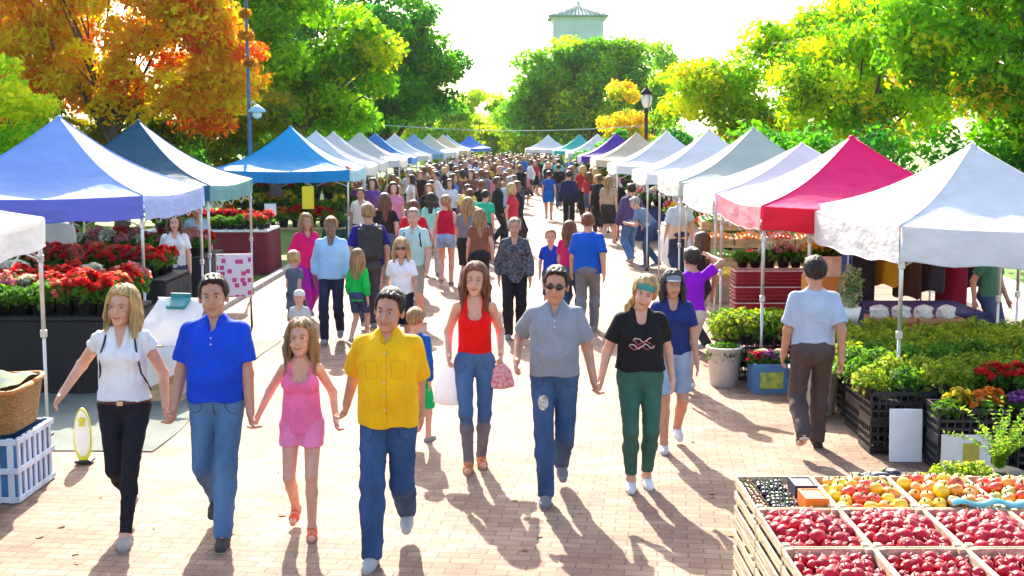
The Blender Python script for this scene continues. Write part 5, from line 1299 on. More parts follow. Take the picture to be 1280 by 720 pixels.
# ---- left: maroon table and flower racks under the sky blue tent
table('long maroon skirted table of red flowers before the sky blue tent', -7.3, -4.85, 25.4, 26.7, .92, MARO, rim=mat('white_edge', (.7, .7, .68), .6))
pots('long maroon skirted table', -7.2, -4.95, 25.5, 26.6, .92, 11, 3, lambda u, j: 'green' if j == 0 and rp_.random() < .5 else rp_.choice(['red', 'red', 'coral', 'crimson']), sc=1.15)
def rack(label, x0, x1, y, steps, z0, dz, dy, cols, nx, tname, aisle=1, sc=1.5, m=LM):
    t = thing('tiered_rack', ((x0 + x1) / 2, y, 0), label, 'rack'); w_ = x1 - x0
    for k in range(steps):
        b = MB(); b.box((0, k * dy, z0 + k * dz - .015), (w_, dy * .98, .03)); link('shelf', b.mesh('shelf', [WOOD]), t)
    b = MB()
    for s_ in (-1, 1): b.tube([(s_ * (w_ / 2 - .02), -dy * .4, .0), (s_ * (w_ / 2 - .02), -dy * .4, z0 - .03), (s_ * (w_ / 2 - .02), dy * (steps - .6), z0 + dz * (steps - 1) - .03), (s_ * (w_ / 2 - .02), dy * (steps - .6), 0)], .018, 6)
    link('frame', b.mesh('frame', [m]), t)
    for k in range(steps): tier(tname, x0, x1, y + k * dy, z0 + k * dz, nx, cols[k], aisle, sc, k)
def tier(tname, x0, x1, y, z, nx, colf, aisle, sc, k):
    for i in range(nx):
        c = colf(i / nx, k); q = (nx - 1 - i) if aisle > 0 else i
        nm = 'green leafy pot' if c == 'green' else c + ' flower bunch'
        POT[c].put((x0 + (x1 - x0) * (i + .5) / nx, y + rp_.uniform(-.02, .02), z), rp_.uniform(0, 6), '%s, %s from the aisle, %s shelf up, %s' % (nm, ORD[q], ORD[k], tname), 'pots on the ' + tname, sc * rp_.uniform(.9, 1.15))
rack('tiered flower rack under the sky blue tent', -6.5, -3.75, 28.7, 4, .75, .28, .36, [pick('orange', 'red', 'green'), pick('orange', 'yellow', 'red', 'green'), pick('red', 'orange', 'coral', 'yellow'), pick('green', 'orange', 'red')], 9, 'rack in the sky blue tent', sc=1.6)
for (px_, py_, c, lb, Y) in ((385, 247, (.80, .66, .01), 'bright yellow hanging sign sheet under the sky blue tent', 28.3), (338, 262, (.78, .78, .78), 'white price sheet hanging under the sky blue tent', 28.25), (345, 238, (.03, .03, .04), 'black sign sheet hanging under the sky blue tent', 28.3)):
    p = at_y(px_, py_, Y); b = MB(); b.box((0, 0, 0), (.26, .012, .50 if c[1] > .6 and c[2] < .1 else .26)); 
    o = thing('hanging_sign', p, lb, 'sign', data=b.mesh('hanging_sign', [mat('sign_%d' % int(c[1] * 100), c, .6, .03)]))
    b = MB(); b.tube([(-.12, 0, .14), (-.12, 0, 1.95 - p[2])], .004, 4); b.tube([(.12, 0, .14), (.12, 0, 1.95 - p[2])], .004, 4); link('string', b.mesh('string', [LM]), o)
# ---- simple stalls down both rows: a clothed table and flowers or produce in every tent
CLO = {'dark green': (.02, .10, .05), 'white': (.70, .71, .72), 'black': (.012, .012, .014), 'maroon': (.16, .01, .03), 'navy': (.02, .03, .12), 'tan': (.42, .32, .2)}
for (x, y, w_, d_) in list(TPOS):
    if y < 21: continue
    left = x < 0; cn = rp_.choice(list(CLO))
    if 28 < y < 30: continue
    lab = '%s clothed stall table in the %s row, about %s along' % (cn, 'left' if left else 'right', 'a third' if y < 40 else 'halfway' if y < 60 else 'two thirds' if y < 75 else 'the whole way')
    x0 = x + w_ - 1.15 if left else x + (.15 if y > 40 else .62); 
    tt = table(lab, x0, x0 + 1.0, y + .1, y + 2.6, .86, mat('cloth_' + cn, CLO[cn], .85, .15, 4, .3, 7)); tt['group'] = 'clothed stall tables down the rows'
    for j in range(6 if y < 50 else 4):
        for i in range(2):
            c = rp_.choice(['red', 'orange', 'green', 'green', 'yellow', 'white', 'pink', 'purple', 'crimson'])
            o = POT[c].put((x0 + .25 + .5 * i, y + .35 + j * (.42 if y < 50 else .65), .86), rp_.uniform(0, 6), '%s plants on the %s clothed table in the %s row, %s' % (c, cn, 'left' if left else 'right', ('nearest stretch' if y < 35 else 'middle stretch' if y < 55 else 'far stretch')), 'plants on the stall tables down the rows', 1.7)
# ================================================================== RIGHT SIDE
def open_box(w_, d_, h, th=.012, solid=True):
    b = MB(); b.box((0, 0, th / 2), (w_, d_, th))
    for s_ in (-1, 1): b.box((s_ * (w_ / 2 - th / 2), 0, h / 2 + th / 2), (th, d_, h - th)); b.box((0, s_ * (d_ / 2 - th / 2), h / 2 + th / 2), (w_ - 2 * th, th, h - th))
    return b
def black_crate():
    t = thing('plastic_crate', (0, 0, 0), '', 'crate'); w_, d_, h = .58, .38, .27
    b = MB(); b.box((0, 0, .01), (w_, d_, .02)); link('base', b.mesh('base', [BPL]), t)
    for (sx, sy) in ((0, -1), (0, 1), (-1, 0), (1, 0)):
        b = MB(); L_ = w_ if sy else d_; n = 9 if sy else 6
        for z in (.035, .10, .165, h - .02): b.box((sx * (w_ / 2 - .008), sy * (d_ / 2 - .008), z), (L_ if sy else .016, L_ if sx else .016, .022 if z < h - .03 else .04))
        for k in range(n + 1):
            q = -L_ / 2 + L_ * k / n; b.box((sx * (w_ / 2 - .009) if sx else q * .97, sy * (d_ / 2 - .009) if sy else q * .97, h / 2), (.014, .014, h - .04))
        link('side', b.mesh('side', [BPL]), t)
    b = MB(); b.box((0, 0, h - .10), (w_ - .04, d_ - .04, .02)); link('liner', b.mesh('liner', [SOIL]), t)
    return t
BC = Proto(black_crate()); G1 = 'black crates carrying the herb table'
cx0, cy0 = 3.42, 11.08
for j in range(5):
    for i in range(4):
        if i > 0 and j > 0: continue
        x = cx0 + .30 + i * .62 - (.08 * (4 - j) if i == 0 else .08 * 4); y = cy0 + j * .62
        for k in range(2):
            if j == 0: a = 0; yy = y
            else: a = R(90); yy = y + .05
            BC.put((x - (.0 if j == 0 else .10), yy, .025 + k * .272), a, 'black crate, %s layer, %s along the %s of the herb table' % (('lower', 'upper')[k], ORD[i if j == 0 else j], 'front' if j == 0 else 'aisle side'), G1)
table('low trestle table holding the lettuce and herb pots on the right', 3.35, 6.3, 11.30, 14.0, .50, None)
k = 0
for j in range(8):
    for i in range(10):
        x = 3.26 + i * .285 + .05 * j * .0 + (.10 if j > 4 else 0) * (i == 0) - (.10 if j < 3 else 0) + rp_.uniform(-.03, .03); y = 11.05 + j * .36 + rp_.uniform(-.03, .03)
        onc = (i < 2 or j == 0)
        z = .56 if onc else .50
        q = 0 if (j > 3 and i > 1) or j > 5 else rp_.choice([0, 1, 2, 2])
        LETP[q].put((x, y, z - (.08 if onc else 0)), rp_.uniform(0, 6), '%s pot, %s from the aisle in the %s row of the herb table' % (('yellow green lettuce', 'pale lettuce', 'dark green herb')[q], ORD[i], ORD[j]), 'pots on the herb table', rp_.uniform(1.05, 1.4))
for i, (x, y, c) in enumerate(((4.15, 11.02, 'red'), (4.35, 11.0, 'red'), (4.55, 11.02, 'coral'), (4.75, 11.0, 'red'), (5.0, 11.3, 'orange'), (5.2, 11.6, 'orange'))):
    POT[c].put((x, y - .1, .52), i, '%s flowers at the front edge of the herb table, %s from the aisle' % (c, ORD[i]), 'flowers along the herb table edge', 1.0)
# two crates of mixed flowers in front
for i in range(3):
    x = 3.78 + i * .62
    for kk in range(2): BC.put((x, 10.42 - .02 * i, .015 + kk * .272), R(2) if i else R(-3), 'black crate in the short row before the herb table, %s from the aisle, %s layer' % (ORD[i], ('lower', 'upper')[kk]), 'black crates in front of the herb table')
    for j, c in enumerate(rp_.sample(['orange', 'green', 'yellow', 'purple', 'green', 'orange'], 4)):
        POT[c].put((x - .2 + .14 * j, 10.40 + (.06 if j % 2 else -.06), .40), j, '%s bedding plant, %s in the %s front crate' % (c if c != 'green' else 'leafy green', ORD[j], ORD[i]), 'bedding plants in the front crates', .95)
b = MB(); b.box((0, 0, .17), (.40, .012, .30)); o = thing('label_sheet', (3.70, 10.205, .03), 'white printed sheet with a yellow picture on the black crate', 'label', rz=R(-3), data=b.mesh('label_sheet', [mat('label_paper', (.70, .70, .68), .5, .05)]))
b = MB(); b.box((.04, -.008, .17), (.13, .006, .16)); link('picture', b.mesh('picture', [mat('label_picture', (.62, .40, .03), .5, .4, 20, col2=(.25, .35, .05))]), o)
b = MB(); b.box((0, 0, .225), (.27, .03, .45), bev=.004); b.box((0, .02, .225), (.25, .02, .40))
o = thing('white_panel', (at(1126, 575)[0], 10.62, .016), 'upright white board leaning against the crates near the tent leg', 'board', rz=R(-4), data=b.mesh('white_panel', [WPL])); o.rotation_euler.x = R(-6)
b = MB(); b.box((0, 0, .2), (.05, .20, .40)); thing('teal_box', (3.46, 10.74, .016), 'narrow teal box behind the upright white board', 'box', data=b.mesh('teal_box', [mat('teal_plastic', (.02, .20, .22), .4, .1)]))
# ribbed basket, white tub, blue box
t = thing('ribbed_tub', (3.02, 12.6, 0.013), 'beige ribbed tub between the man in pale blue and the herb table', 'tub', rz=R(10))
b = MB()
def rb(u, v): a = u * 6.2832; q = .19 + .05 * v + .008 * (1 if math.sin(a * 26) > 0 else 0); return (q * math.cos(a), q * math.sin(a), .46 * v)
b.grid(rb, 156, 5); b.lathe([(.0001, .40), (.225, .40)], n=24); link('wall', b.mesh('wall', [mat('beige_plastic', (.45, .40, .33), .6, .1)]), t)
b = MB(); b.tube([(.25 * math.cos(a), .25 * math.sin(a), .46) for a in np.linspace(0, 6.2832, 28)], .012, 6); link('rim', b.mesh('rim', [mat('beige_rim', (.55, .50, .42), .5)]), t)
def tub(x, y, r_, h, label, m):
    t = thing('tub', (x, y, .013), label, 'tub'); b = MB(); b.lathe([(r_ * .8, 0), (r_, h), (r_ + .015, h), (r_ + .015, h + .015), (r_ - .01, h + .015), (r_ * .8, .03), (.0001, .03)], n=24); link('wall', b.mesh('wall', [m]), t); return t
tub(2.36, 14.05, .19, .42, 'white round tub at the corner of the leafy plant stack', WPL)
for i in range(4): LETP[2].put((2.36 + .07 * math.cos(i * 1.6), 14.05 + .07 * math.sin(i * 1.6), .25), i, 'dark green bunch in the white round tub', 'bunches in the white tub', 1.0)
def box_thing(x, y, z, w_, d_, h, m, label, cat='box', rz=0, name='box', lid=None, panel=None):
    t = thing(name, (x, y, z), label, cat, rz=rz); b = open_box(w_, d_, h); link('body', b.mesh('body', [m]), t)
    if panel: b = MB(); b.box((0, -d_ / 2 - .004, h * .45), (w_ * .7, .006, h * .55)); link('panel', b.mesh('panel', [panel]), t)
    if lid: b = MB(); b.box((0, 0, h - .02), (w_ - .03, d_ - .03, .03)); link('filling', b.mesh('filling', [lid]), t)
    return t
box_thing(2.78, 13.72, .013, .36, .34, .32, mat('blue_box_card', (.05, .18, .38), .6, .15, 6), 'blue carton with a green and yellow panel beside the white tub', panel=mat('green_yellow_label', (.55, .58, .05), .5, .4, 14, col2=(.08, .25, .08)), rz=R(4), lid=SOIL)
for i in range(5): POT[('crimson', 'white', 'purple')[i % 3]].put((2.66 + .06 * i, 13.72 + .05 * (i % 2), .22), i, '%s flowers in the blue carton' % ('crimson', 'white', 'purple')[i % 3], 'flowers in the blue carton', .8)
for i in range(2):
    for kk in range(2): BC.put((2.66 + .60 * i, 14.5 + .1 * i, .013 + kk * .272), R(5), 'black crate of the leafy stack by the crimson tent leg, %s, %s layer' % (('aisle side', 'inner side')[i], ('lower', 'upper')[kk]), 'black crates of the leafy stack')
for j in range(3):
    for i in range(6): LETP[(i + j) % 3].put((2.46 + .20 * i, 14.38 + .15 * j, .42), i + j, 'bushy bright green plant, %s from the aisle, %s row of the leafy stack' % (ORD[i], ORD[j]), 'bushy plants on the leafy stack', 1.5)
# red ribbed crate stack, cartons, blue cloth
RR = mat('red_ribbed', (.26, .004, .014), .55, .12)
for kk in range(4):
    t = thing('red_crate', (3.72, 18.0, .013 + kk * .225), 'long red ribbed crate, %s of the stack under the white tent' % ('lowest', 'second', 'third', 'topmost')[kk], 'crate', 'stack of long red ribbed crates')
    b = MB(); b.box((0, 0, .11), (1.18, .50, .20), bev=.01)
    for z in (.04, .09, .14, .19): b.box((0, -.256, z), (1.16, .02, .022), bev=.004); b.box((-.596, 0, z), (.02, .48, .022), bev=.004)
    link('body', b.mesh('body', [RR]), t)
    b = MB(); b.box((0, -.255, .214), (1.2, .03, .016)); link('rim', b.mesh('rim', [mat('pale_rim', (.62, .48, .46), .6)]), t)
pots('red crate stack', 3.15, 4.3, 17.8, 18.2, .925, 6, 1, pick('white', 'green', 'pink'), -1, sc=1.1)
CARD = mat('cardboard', (.50, .30, .13), .85, .12, 4); CARDO = mat('orange_card', (.62, .27, .04), .8, .12, 4)
for (x, y, z, w_, h, m, lb) in ((4.03, 16.6, .013, .42, .5, CARD, 'plain carton at the bottom of the stack by the blue cloth'), (4.03, 16.6, .515, .42, .45, CARDO, 'orange carton in the middle of the stack by the blue cloth'), (4.05, 16.6, .97, .38, .26, mat('cream_card', (.66, .55, .36), .8), 'cream carton on top of the orange one')):
    box_thing(x, y, z, w_, .4, h, m, lb, 'carton', name='carton', lid=CARD)
for i in range(3): POT['yellow'].put((3.93 + .12 * i, 16.6, 1.10), i, 'yellow flowers on the cream carton', 'yellow flowers on the cream carton', 1.1)
b = MB(); b.grid(lambda u, v: (u * .75, .03 * math.sin(u * 22) + .02 * math.sin(u * 9 + v * 3), 1.62 - v * (.62 + .08 * math.sin(u * 5))), 24, 10)
o = thing('blue_cloth', (4.28, 16.85, 0), 'bright blue patterned cloth hanging behind the cartons', 'cloth', data=b.mesh('blue_cloth', [mat('blue_print_cloth', (.01, .12, .50), .8, .5, 9, col2=(.10, .35, .70), trans=.2)]))
b = MB(); b.tube([(-.3, .02, 1.63), (1.2, .02, 1.63)], .012, 6); b.tube([(-.25, .02, 1.63), (-.25, .02, 0)], .014, 6); b.tube([(1.15, .02, 1.63), (1.15, .02, 0)], .014, 6); link('rail', b.mesh('rail', [TMET]), o)
# produce shelves under the white tents
def produce_crate(col, seed, r_=.038):
    t = thing('produce_crate', (0, 0, 0), '', 'crate'); b = open_box(.44, .34, .12, .012); link('body', b.mesh('body', [WOOD]), t)
    b = MB(); q = random.Random(seed)
    for i in range(7):
        for j in range(5): b.ball((-.18 + i * .06 + q.uniform(-.01, .01), -.13 + j * .065 + q.uniform(-.01, .01), .085 + .035 * math.sin(i / 6 * 3.14) + q.uniform(0, .015)), r_, 5)
    link('produce', b.mesh('produce', [mat('produce_%d' % seed, col, .35, .2, 12, spec=.5)]), t); return t
PRC = {'orange': (.75, .22, .01), 'red': (.55, .01, .01), 'yellow': (.75, .52, .02), 'green': (.10, .26, .02), 'dark purple': (.05, .01, .05), 'tomato red': (.62, .05, .01)}
PR = {c: Proto(produce_crate(v, 90 + i)) for i, (c, v) in enumerate(PRC.items())}
def shelves(label, x0, x1, y, steps, z0, dz, dy, nx, tname, pal):
    t = thing('produce_shelf', ((x0 + x1) / 2, y, 0), label, 'shelf'); w_ = x1 - x0
    for k in range(steps): b = MB(); b.box((0, k * dy, z0 + k * dz - .02), (w_, dy * .97, .03)); link('shelf', b.mesh('shelf', [WOOD]), t)
    b = MB()
    for s_ in (-1, 0, 1):
        b.box((s_ * (w_ / 2 - .03), dy * (steps - 1) / 2, z0 / 2 - .02), (.05, .05, z0 - .02)); b.box((s_ * (w_ / 2 - .03), dy * (steps - .6), (z0 + dz * (steps - 1)) / 2 - .02), (.05, .05, z0 + dz * (steps - 1) - .03))
    link('frame', b.mesh('frame', [WOOD]), t)
    for k in range(steps):
        for i in range(nx):
            c = pal[k][i % len(pal[k])]; o = PR[c].put((x0 + (i + .5) * w_ / nx, y + k * dy, z0 + k * dz), rp_.uniform(-.05, .05), '%s produce crate, %s from aisle, %s shelf up, %s' % (c, ORD[i], ORD[k], tname), 'produce crates on the ' + tname)
            o.rotation_euler.x = R(12)
            o.location.z += .02
shelves('stepped wooden produce shelf behind the red crate stack', 2.95, 5.3, 19.0, 4, .62, .24, .40, 5, 'shelf behind the red crates', [['yellow', 'orange'], ['green', 'red', 'dark purple'], ['orange', 'orange', 'tomato red'], ['green', 'orange', 'yellow', 'red']])
shelves('stepped wooden produce shelf under the grey green tent', 3.75, 5.5, 22.5, 4, .62, .24, .40, 4, 'shelf in the grey green tent', [['orange', 'yellow'], ['red', 'green'], ['dark purple', 'orange'], ['green', 'red']])
table('table of mixed pots under the crimson tent', 4.4, 5.6, 14.9, 16.1, .70, mat('cloth_navy2', (.02, .03, .12), .85, .15))
# slatted boxes with white bags on the herb table back edge
def slat_crate(w_, d_, h, m=WOOD, n=3, post=.03):
    t = thing('wooden_crate', (0, 0, 0), '', 'crate')
    b = MB(); b.box((0, 0, .012), (w_ - .03, d_ - .03, .012)); link('base', b.mesh('base', [m]), t)
    sh_ = (h - .01) / n * .66; gp = (h - .01 - sh_ * n) / (n - 1)
    for (sx, sy) in ((0, -1), (0, 1), (-1, 0), (1, 0)):
        b = MB()
        for k in range(n):
            z = sh_ / 2 + k * (sh_ + gp) + .005
            b.box((sx * (w_ / 2 - .006), sy * (d_ / 2 - .006), z), ((w_ if sy else .011), (d_ - .024 if sx else .011), sh_), bev=.002)
        link('slat_side', b.mesh('slat_side', [m]), t)
    for sx in (-1, 1):
        for sy in (-1, 1): b = MB(); b.box((sx * (w_ / 2 - .012 - post / 2), sy * (d_ / 2 - .012 - post / 2), h / 2 + .003), (post, post, h)); link('corner_post', b.mesh('corner_post', [m]), t)
    return t
SCR = Proto(slat_crate(.50, .36, .24, mat('crate_wood_red', (.42, .20, .09), .75, .2, 5, .4, 30, stretch=(1, 1, 5))))
for i in range(2):
    SCR.put((4.28 + i * .53, 14.35, .013), 0, 'brown slatted crate behind the herb table, lower one %s' % ('nearer the aisle', 'farther from the aisle')[i], 'brown slatted crates behind the herb table')
    SCR.put((4.28 + i * .53, 14.35, .258), 0, 'brown slatted crate behind the herb table, middle one %s' % ('nearer the aisle', 'farther from the aisle')[i], 'brown slatted crates behind the herb table')
    SCR.put((4.28 + i * .53, 14.35, .503), 0, 'brown slatted crate behind the herb table, top one %s' % ('nearer the aisle', 'farther from the aisle')[i], 'brown slatted crates behind the herb table')
for i in range(4):
    b = MB(); b.grid(lambda u, v: (.10 * min(1, 1.25 * math.sin(math.pi * (v * .86 + .14)) ** .5) * (1 if v < 1 else 0) * math.cos(u * 6.2832) * (1 + .14 * math.sin(u * 31 + i + v * 9)), .08 * min(1, 1.25 * math.sin(math.pi * (v * .86 + .14)) ** .5) * (1 if v < 1 else 0) * math.sin(u * 6.2832), .15 * v + .012 * math.sin(u * 18 + i)), 28, 8)
    thing('paper_bag', (4.15 + i * .25, 14.33, .72), 'crumpled white bag in the top brown crates', 'bag', 'white bags in the brown crates', data=b.mesh('paper_bag', [mat('crumpled_white', (.62, .63, .64), .6, .1, 20, .8, 25)]))
# tall pale plant by the tent leg
t = thing('plant_stand', (3.72, 13.95, 0), 'tall pale leafed plant on a slim stand at the back of the herb table', 'plant')
b = MB(); b.tube([(0, 0, 0), (0, 0, .75)], .03, 8); b.lathe([(.08, .72), (.12, .90), (.0001, .89)], n=12); link('pot', b.mesh('pot', [WPL]), t)
r_ = np.random.default_rng(3); d_ = r_.normal(size=(220, 3)); d_ /= np.linalg.norm(d_, axis=1)[:, None]; link('foliage', leaves_mesh(np.array([0, 0, 1.12]) + d_ * [.14, .14, .26] * r_.random((220, 1)) ** .4, d_, 220, [((.40, .52, .36), 4), ((.60, .66, .50), 3), ((.16, .32, .08), 3)], .05, r_), t)
# garment rail under the big white tent
t = thing('garment_rail', (5.2, 16.3, 0), 'metal garment rail under the white tent, hung with dark clothes', 'clothes rail')
b = MB(); b.tube([(-.9, 0, .02), (-.9, 0, 1.62), (.9, 0, 1.62), (.9, 0, .02)], .014, 6)
for s_ in (-.9, .9): b.tube([(s_, -.25, .02), (s_, .25, .02)], .014, 6)
link('frame', b.mesh('frame', [TMET]), t)
for i, (cn, c) in enumerate((('black', (.012, .012, .014)), ('mustard', (.45, .30, .03)), ('dark brown', (.06, .025, .015)), ('charcoal', (.04, .04, .045)), ('wine red', (.20, .01, .03)), ('near black', (.02, .015, .02)))):
    b = MB(); ln_ = (.95, .70, .85, .78, 1.0, .72)[i]; b.grid(lambda u, v: ((.03 + .05 * min(1, v * 3.) + .03 * v + .012 * math.sin(u * 31 + v * 3)) * math.cos(u * 6.2832), (.07 + .13 * min(1, v * 5) + .012 * math.sin(u * 19)) * math.sin(u * 6.2832), 1.58 - ln_ * v + .02 * math.sin(u * 25) * v), 40, 10)
    o = thing('coat', (4.5 + i * .28, 16.3, 0), '%s coat hanging on the metal garment rail' % cn, 'coat', 'coats on the garment rail', rz=R(20 + i * 9), data=b.mesh('coat', [fabric(c)]))
    b = MB(); b.tube([(0, 0, 1.57), (0, 0, 1.60), (.015, 0, 1.635), (0, 0, 1.65)], .004, 5); link('hanger', b.mesh('hanger', [TMET]), o)
# vendors
mid('ven1', 1050, 395, 'stallholder in a green apron under the big white tent', 1.62, yaw=R(40), skin=SKIN2, hair=('short', 'dark'), top=T((.06, .16, .10), **tee), bottom=J(), stride=.1, cat='stallholder')
MID['ven1']['root'].location = (5.75, 15.3, 0)
mid('ven2', 235, 350, 'stallholder in a pale blue shirt and dark vest under the teal tent', 1.66, yaw=R(20), skin=SKIN2, hair=('short', 'dark'), top=T((.35, .52, .72), **tee), bottom=J(), stride=.1, cat='stallholder')
MID['ven2']['root'].location = (-5.35, 21.7, 0)
mid('ven3', 235, 350, 'stallholder in a white shirt behind the near flower tables', 1.64, female=True, yaw=R(10), hair=('mid', 'brown'), top=T((.7, .7, .7), **tee), bottom=J(), stride=.1, cat='stallholder')
MID['ven3']['root'].location = (-4.95, 18.75, 0)

# ================================================================== FOREGROUND FRUIT DISPLAY
RC = Proto(slat_crate(.452, .66, .24, WOODP, 3, .034)); FR = []
X0 = 1.33; CW = .456; RY = (5.78, 6.46); TOPZ = .745
YROW = [('near', 5.80), ('middle', 6.475), ('back', 7.15)]
for (rn, y) in YROW:
    for c in range(4):
        for k in range(3 if c == 0 else 1):
            z = TOPZ - .243 - k * .2445
            RC.put((X0 + CW * (c + .5), y, z), 0, 'pale slatted fruit crate, %s column from the aisle, %s row, %s' % (ORD[c], rn, ('top layer', 'middle layer', 'bottom layer')[k]), 'pale wooden fruit crates in the front display')
table('low trestle carrying the inner columns of fruit crates', X0 + CW + .01, X0 + 4 * CW + .02, 5.48, 7.47, .498, None)
# fruit protos
def radish(seed):
    b = MB(); r = random.Random(seed); n = 10; R_ = .031
    def f(u, v):
        a = u * 6.2832; t = v * math.pi
        q = R_ * math.sin(t) * (1 + .06 * math.sin(3 * a + seed) * math.sin(t) + .04 * math.sin(5 * a + t * 4)); z = -R_ * .93 * math.cos(t)
        if v > .93: z -= .004
        return (q * math.cos(a), q * math.sin(a), z)
    b.grid(f, 14, 9); return b.mesh('radish', [mat('radish_skin', (.50, .003, .020), .42, .35, 22, .5, 60, spec=.35)])
def rt(seed):
    o = thing('radish', (0, 0, 0), '', 'radish', data=radish(seed))
    b = MB(); b.tube([(0, 0, .026), (.003, .002, .034), (.008, 0, .042)], [.004, .0035, .002], 5); link('stem', b.mesh('stem', [mat('radish_stem', (.62, .50, .36), .6)]), o); return o
RP = [Proto(rt(i)) for i in range(3)]
rf = random.Random(31)
def fill(c, y, rn, nx, ny, prot, label, grp, sc=1., z0=TOPZ - .055, heap=.05, dia=.056, xj=.011, w_=.42, d_=.62):
    for j in range(ny):
        for i in range(nx):
            u, v = (i + .5 + (.5 * (j % 2) - .25)) / nx, (j + .5) / ny
            x = X0 + CW * (c + .5) + (u - .5) * (w_ - dia * .6); yy = y + (v - .5) * (d_ - dia * .6)
            z = z0 + heap * math.sin(math.pi * min(max(u, 0), 1)) * math.sin(math.pi * v) + rf.uniform(-.004, .016)
            o = prot[rf.randrange(len(prot))].put((x + rf.uniform(-xj, xj), yy + rf.uniform(-xj, xj), z), rf.uniform(0, 6), label, grp, sc * rf.uniform(.78, 1.28))
            o.rotation_euler.x = rf.uniform(-.9, .9); o.rotation_euler.y = rf.uniform(-.7, .7)
LIN = mat('dark_red_liner', (.10, .008, .015), .8, .3, 20)
for (rn, y) in YROW:
    for c in range(4):
        b = MB(); b.grid(lambda u, v: (X0 + CW * (c + .5) + (u - .5) * .41, y + (v - .5) * .61, TOPZ - .085 + .05 * math.sin(math.pi * u) * math.sin(math.pi * v)), 8, 8)
        thing('paper_liner', (0, 0, 0), 'dark paper under the fruit in the %s column %s row crate' % (ORD[c], rn), 'liner', 'dark paper under the fruit', data=b.mesh('paper_liner', [LIN]))
for c in range(3):
    fill(c, YROW[1][1], 'middle', 6, 8, RP, 'round crimson radish heaped in the middle row crate, %s column from the aisle' % ORD[c], 'radishes in the middle row, %s column' % ORD[c], 1.28, dia=.066, heap=.065)
    fill(c, YROW[0][1], 'near', 7, 6, RP, 'round crimson radish in the nearest row crate, %s column from the aisle' % ORD[c], 'radishes in the nearest row, %s column' % ORD[c], 1.0, heap=.03)
def round_fruit(name, col, r_, sc=(1, 1, .85), seed=1, lobes=0, stem=(.08, .2, .03)):
    b = MB()
    def f(u, v):
        a = u * 6.2832; t = v * math.pi; q = r_ * math.sin(t) * (1 + (.09 * math.cos(lobes * a) * math.sin(t) ** .5 if lobes else 0)); z = -r_ * math.cos(t) * sc[2] - (.25 * r_ * math.exp(-((1 - v) / .12) ** 2))
        return (q * math.cos(a), q * math.sin(a), z)
    b.grid(f, 18, 12)
    o = thing(name, (0, 0, 0), '', name.replace('_', ' '), data=b.mesh(name, [mat(name + '_skin_%d' % int(col[1] * 99), col, .25, .14, 9, .1, 50, spec=.6, coat=.4)]))
    b = MB(); b.tube([(0, 0, r_ * sc[2] * .72), (.003, .002, r_ * sc[2] + .012)], [.006, .004], 6); link('stem', b.mesh('stem', [mat('green_stem', (.08, .18, .03), .7)]), o); return o
TOM = Proto(round_fruit('tomato', (.72, .06, .008), .042)); ORG = Proto(round_fruit('orange', (.85, .30, .01), .042)); YEL = Proto(round_fruit('yellow_pepper', (.85, .58, .01), .040, (1, 1, 1), 2, 4)); PCH = Proto(round_fruit('peach', (.80, .42, .10), .040)); GRA = Proto(round_fruit('green_apple', (.45, .55, .10), .038))
def fillv(c, y, cols, nx=5, ny=6, heap=.06, zo=0):
    for j in range(ny):
        for i in range(nx):
            u, v = (i + .5 + (.5 * (j % 2) - .25)) / nx, (j + .5) / ny; pr, nm = rf.choice(cols)
            x = X0 + CW * (c + .5) + (u - .5) * .39; yy = y + (v - .5) * .58
            o = pr.put((x, yy, TOPZ - .05 + zo + heap * math.sin(math.pi * min(max(u, 0), 1)) * math.sin(math.pi * v) + rf.uniform(-.004, .02)), rf.uniform(0, 6), '%s in the back row crate, %s column from the aisle' % (nm, ORD[c]), 'fruit in the back row, %s column' % ORD[c], rf.uniform(.9, 1.15))
            o.rotation_euler.x = rf.uniform(-.5, .5); o.rotation_euler.y = rf.uniform(-.5, .5)
# first back crate: berries in punnets
DK = Proto(round_fruit('plum', (.035, .008, .03), .026)); CH = Proto(round_fruit('cherry', (.50, .01, .01), .016))
x = X0 + CW * .5
for i in range(40):
    u, v = (i % 5) / 5, (i // 5) / 8; DK.put((x - .10 + u * .13 + (i // 5) % 2 * .012, YROW[2][1] - .27 + v * .60, TOPZ - .045 + rf.uniform(0, .02)), i, 'small dark plum in the aisle corner crate of the back row', 'dark plums in the back corner crate', 1)
for i in range(54):
    u, v = (i % 3) / 3, (i // 3) / 18; CH.put((x - .195 + u * .075, YROW[2][1] - .29 + v * .60, TOPZ - .040 + rf.uniform(0, .012)), i, 'red cherry in the narrow strip at the aisle edge of the back row', 'red cherries along the back crate edge', 1)
for j, (dy_, m, lb) in enumerate(((-.18, mat('orange_punnet', (.70, .17, .01), .5, .05), 'orange punnet in the aisle corner crate of the back row'), (.08, mat('dark_punnet', (.02, .02, .05), .5, .1), 'dark punnet beside the orange one in the back corner crate'))):
    box_thing(x + .125, YROW[2][1] + dy_, TOPZ - .10, .13, .20, .13, m, lb, 'punnet', name='punnet', lid=m)
fillv(1, YROW[2][1], [(YEL, 'yellow pepper'), (YEL, 'yellow pepper'), (ORG, 'small orange'), (TOM, 'red tomato')])
fillv(2, YROW[2][1], [(ORG, 'small orange'), (TOM, 'red tomato'), (PCH, 'blushed peach'), (YEL, 'yellow pepper')], zo=.02, heap=.075)
fillv(3, YROW[2][1], [(ORG, 'small orange'), (PCH, 'blushed peach'), (GRA, 'green apple'), (TOM, 'red tomato')], zo=.01)
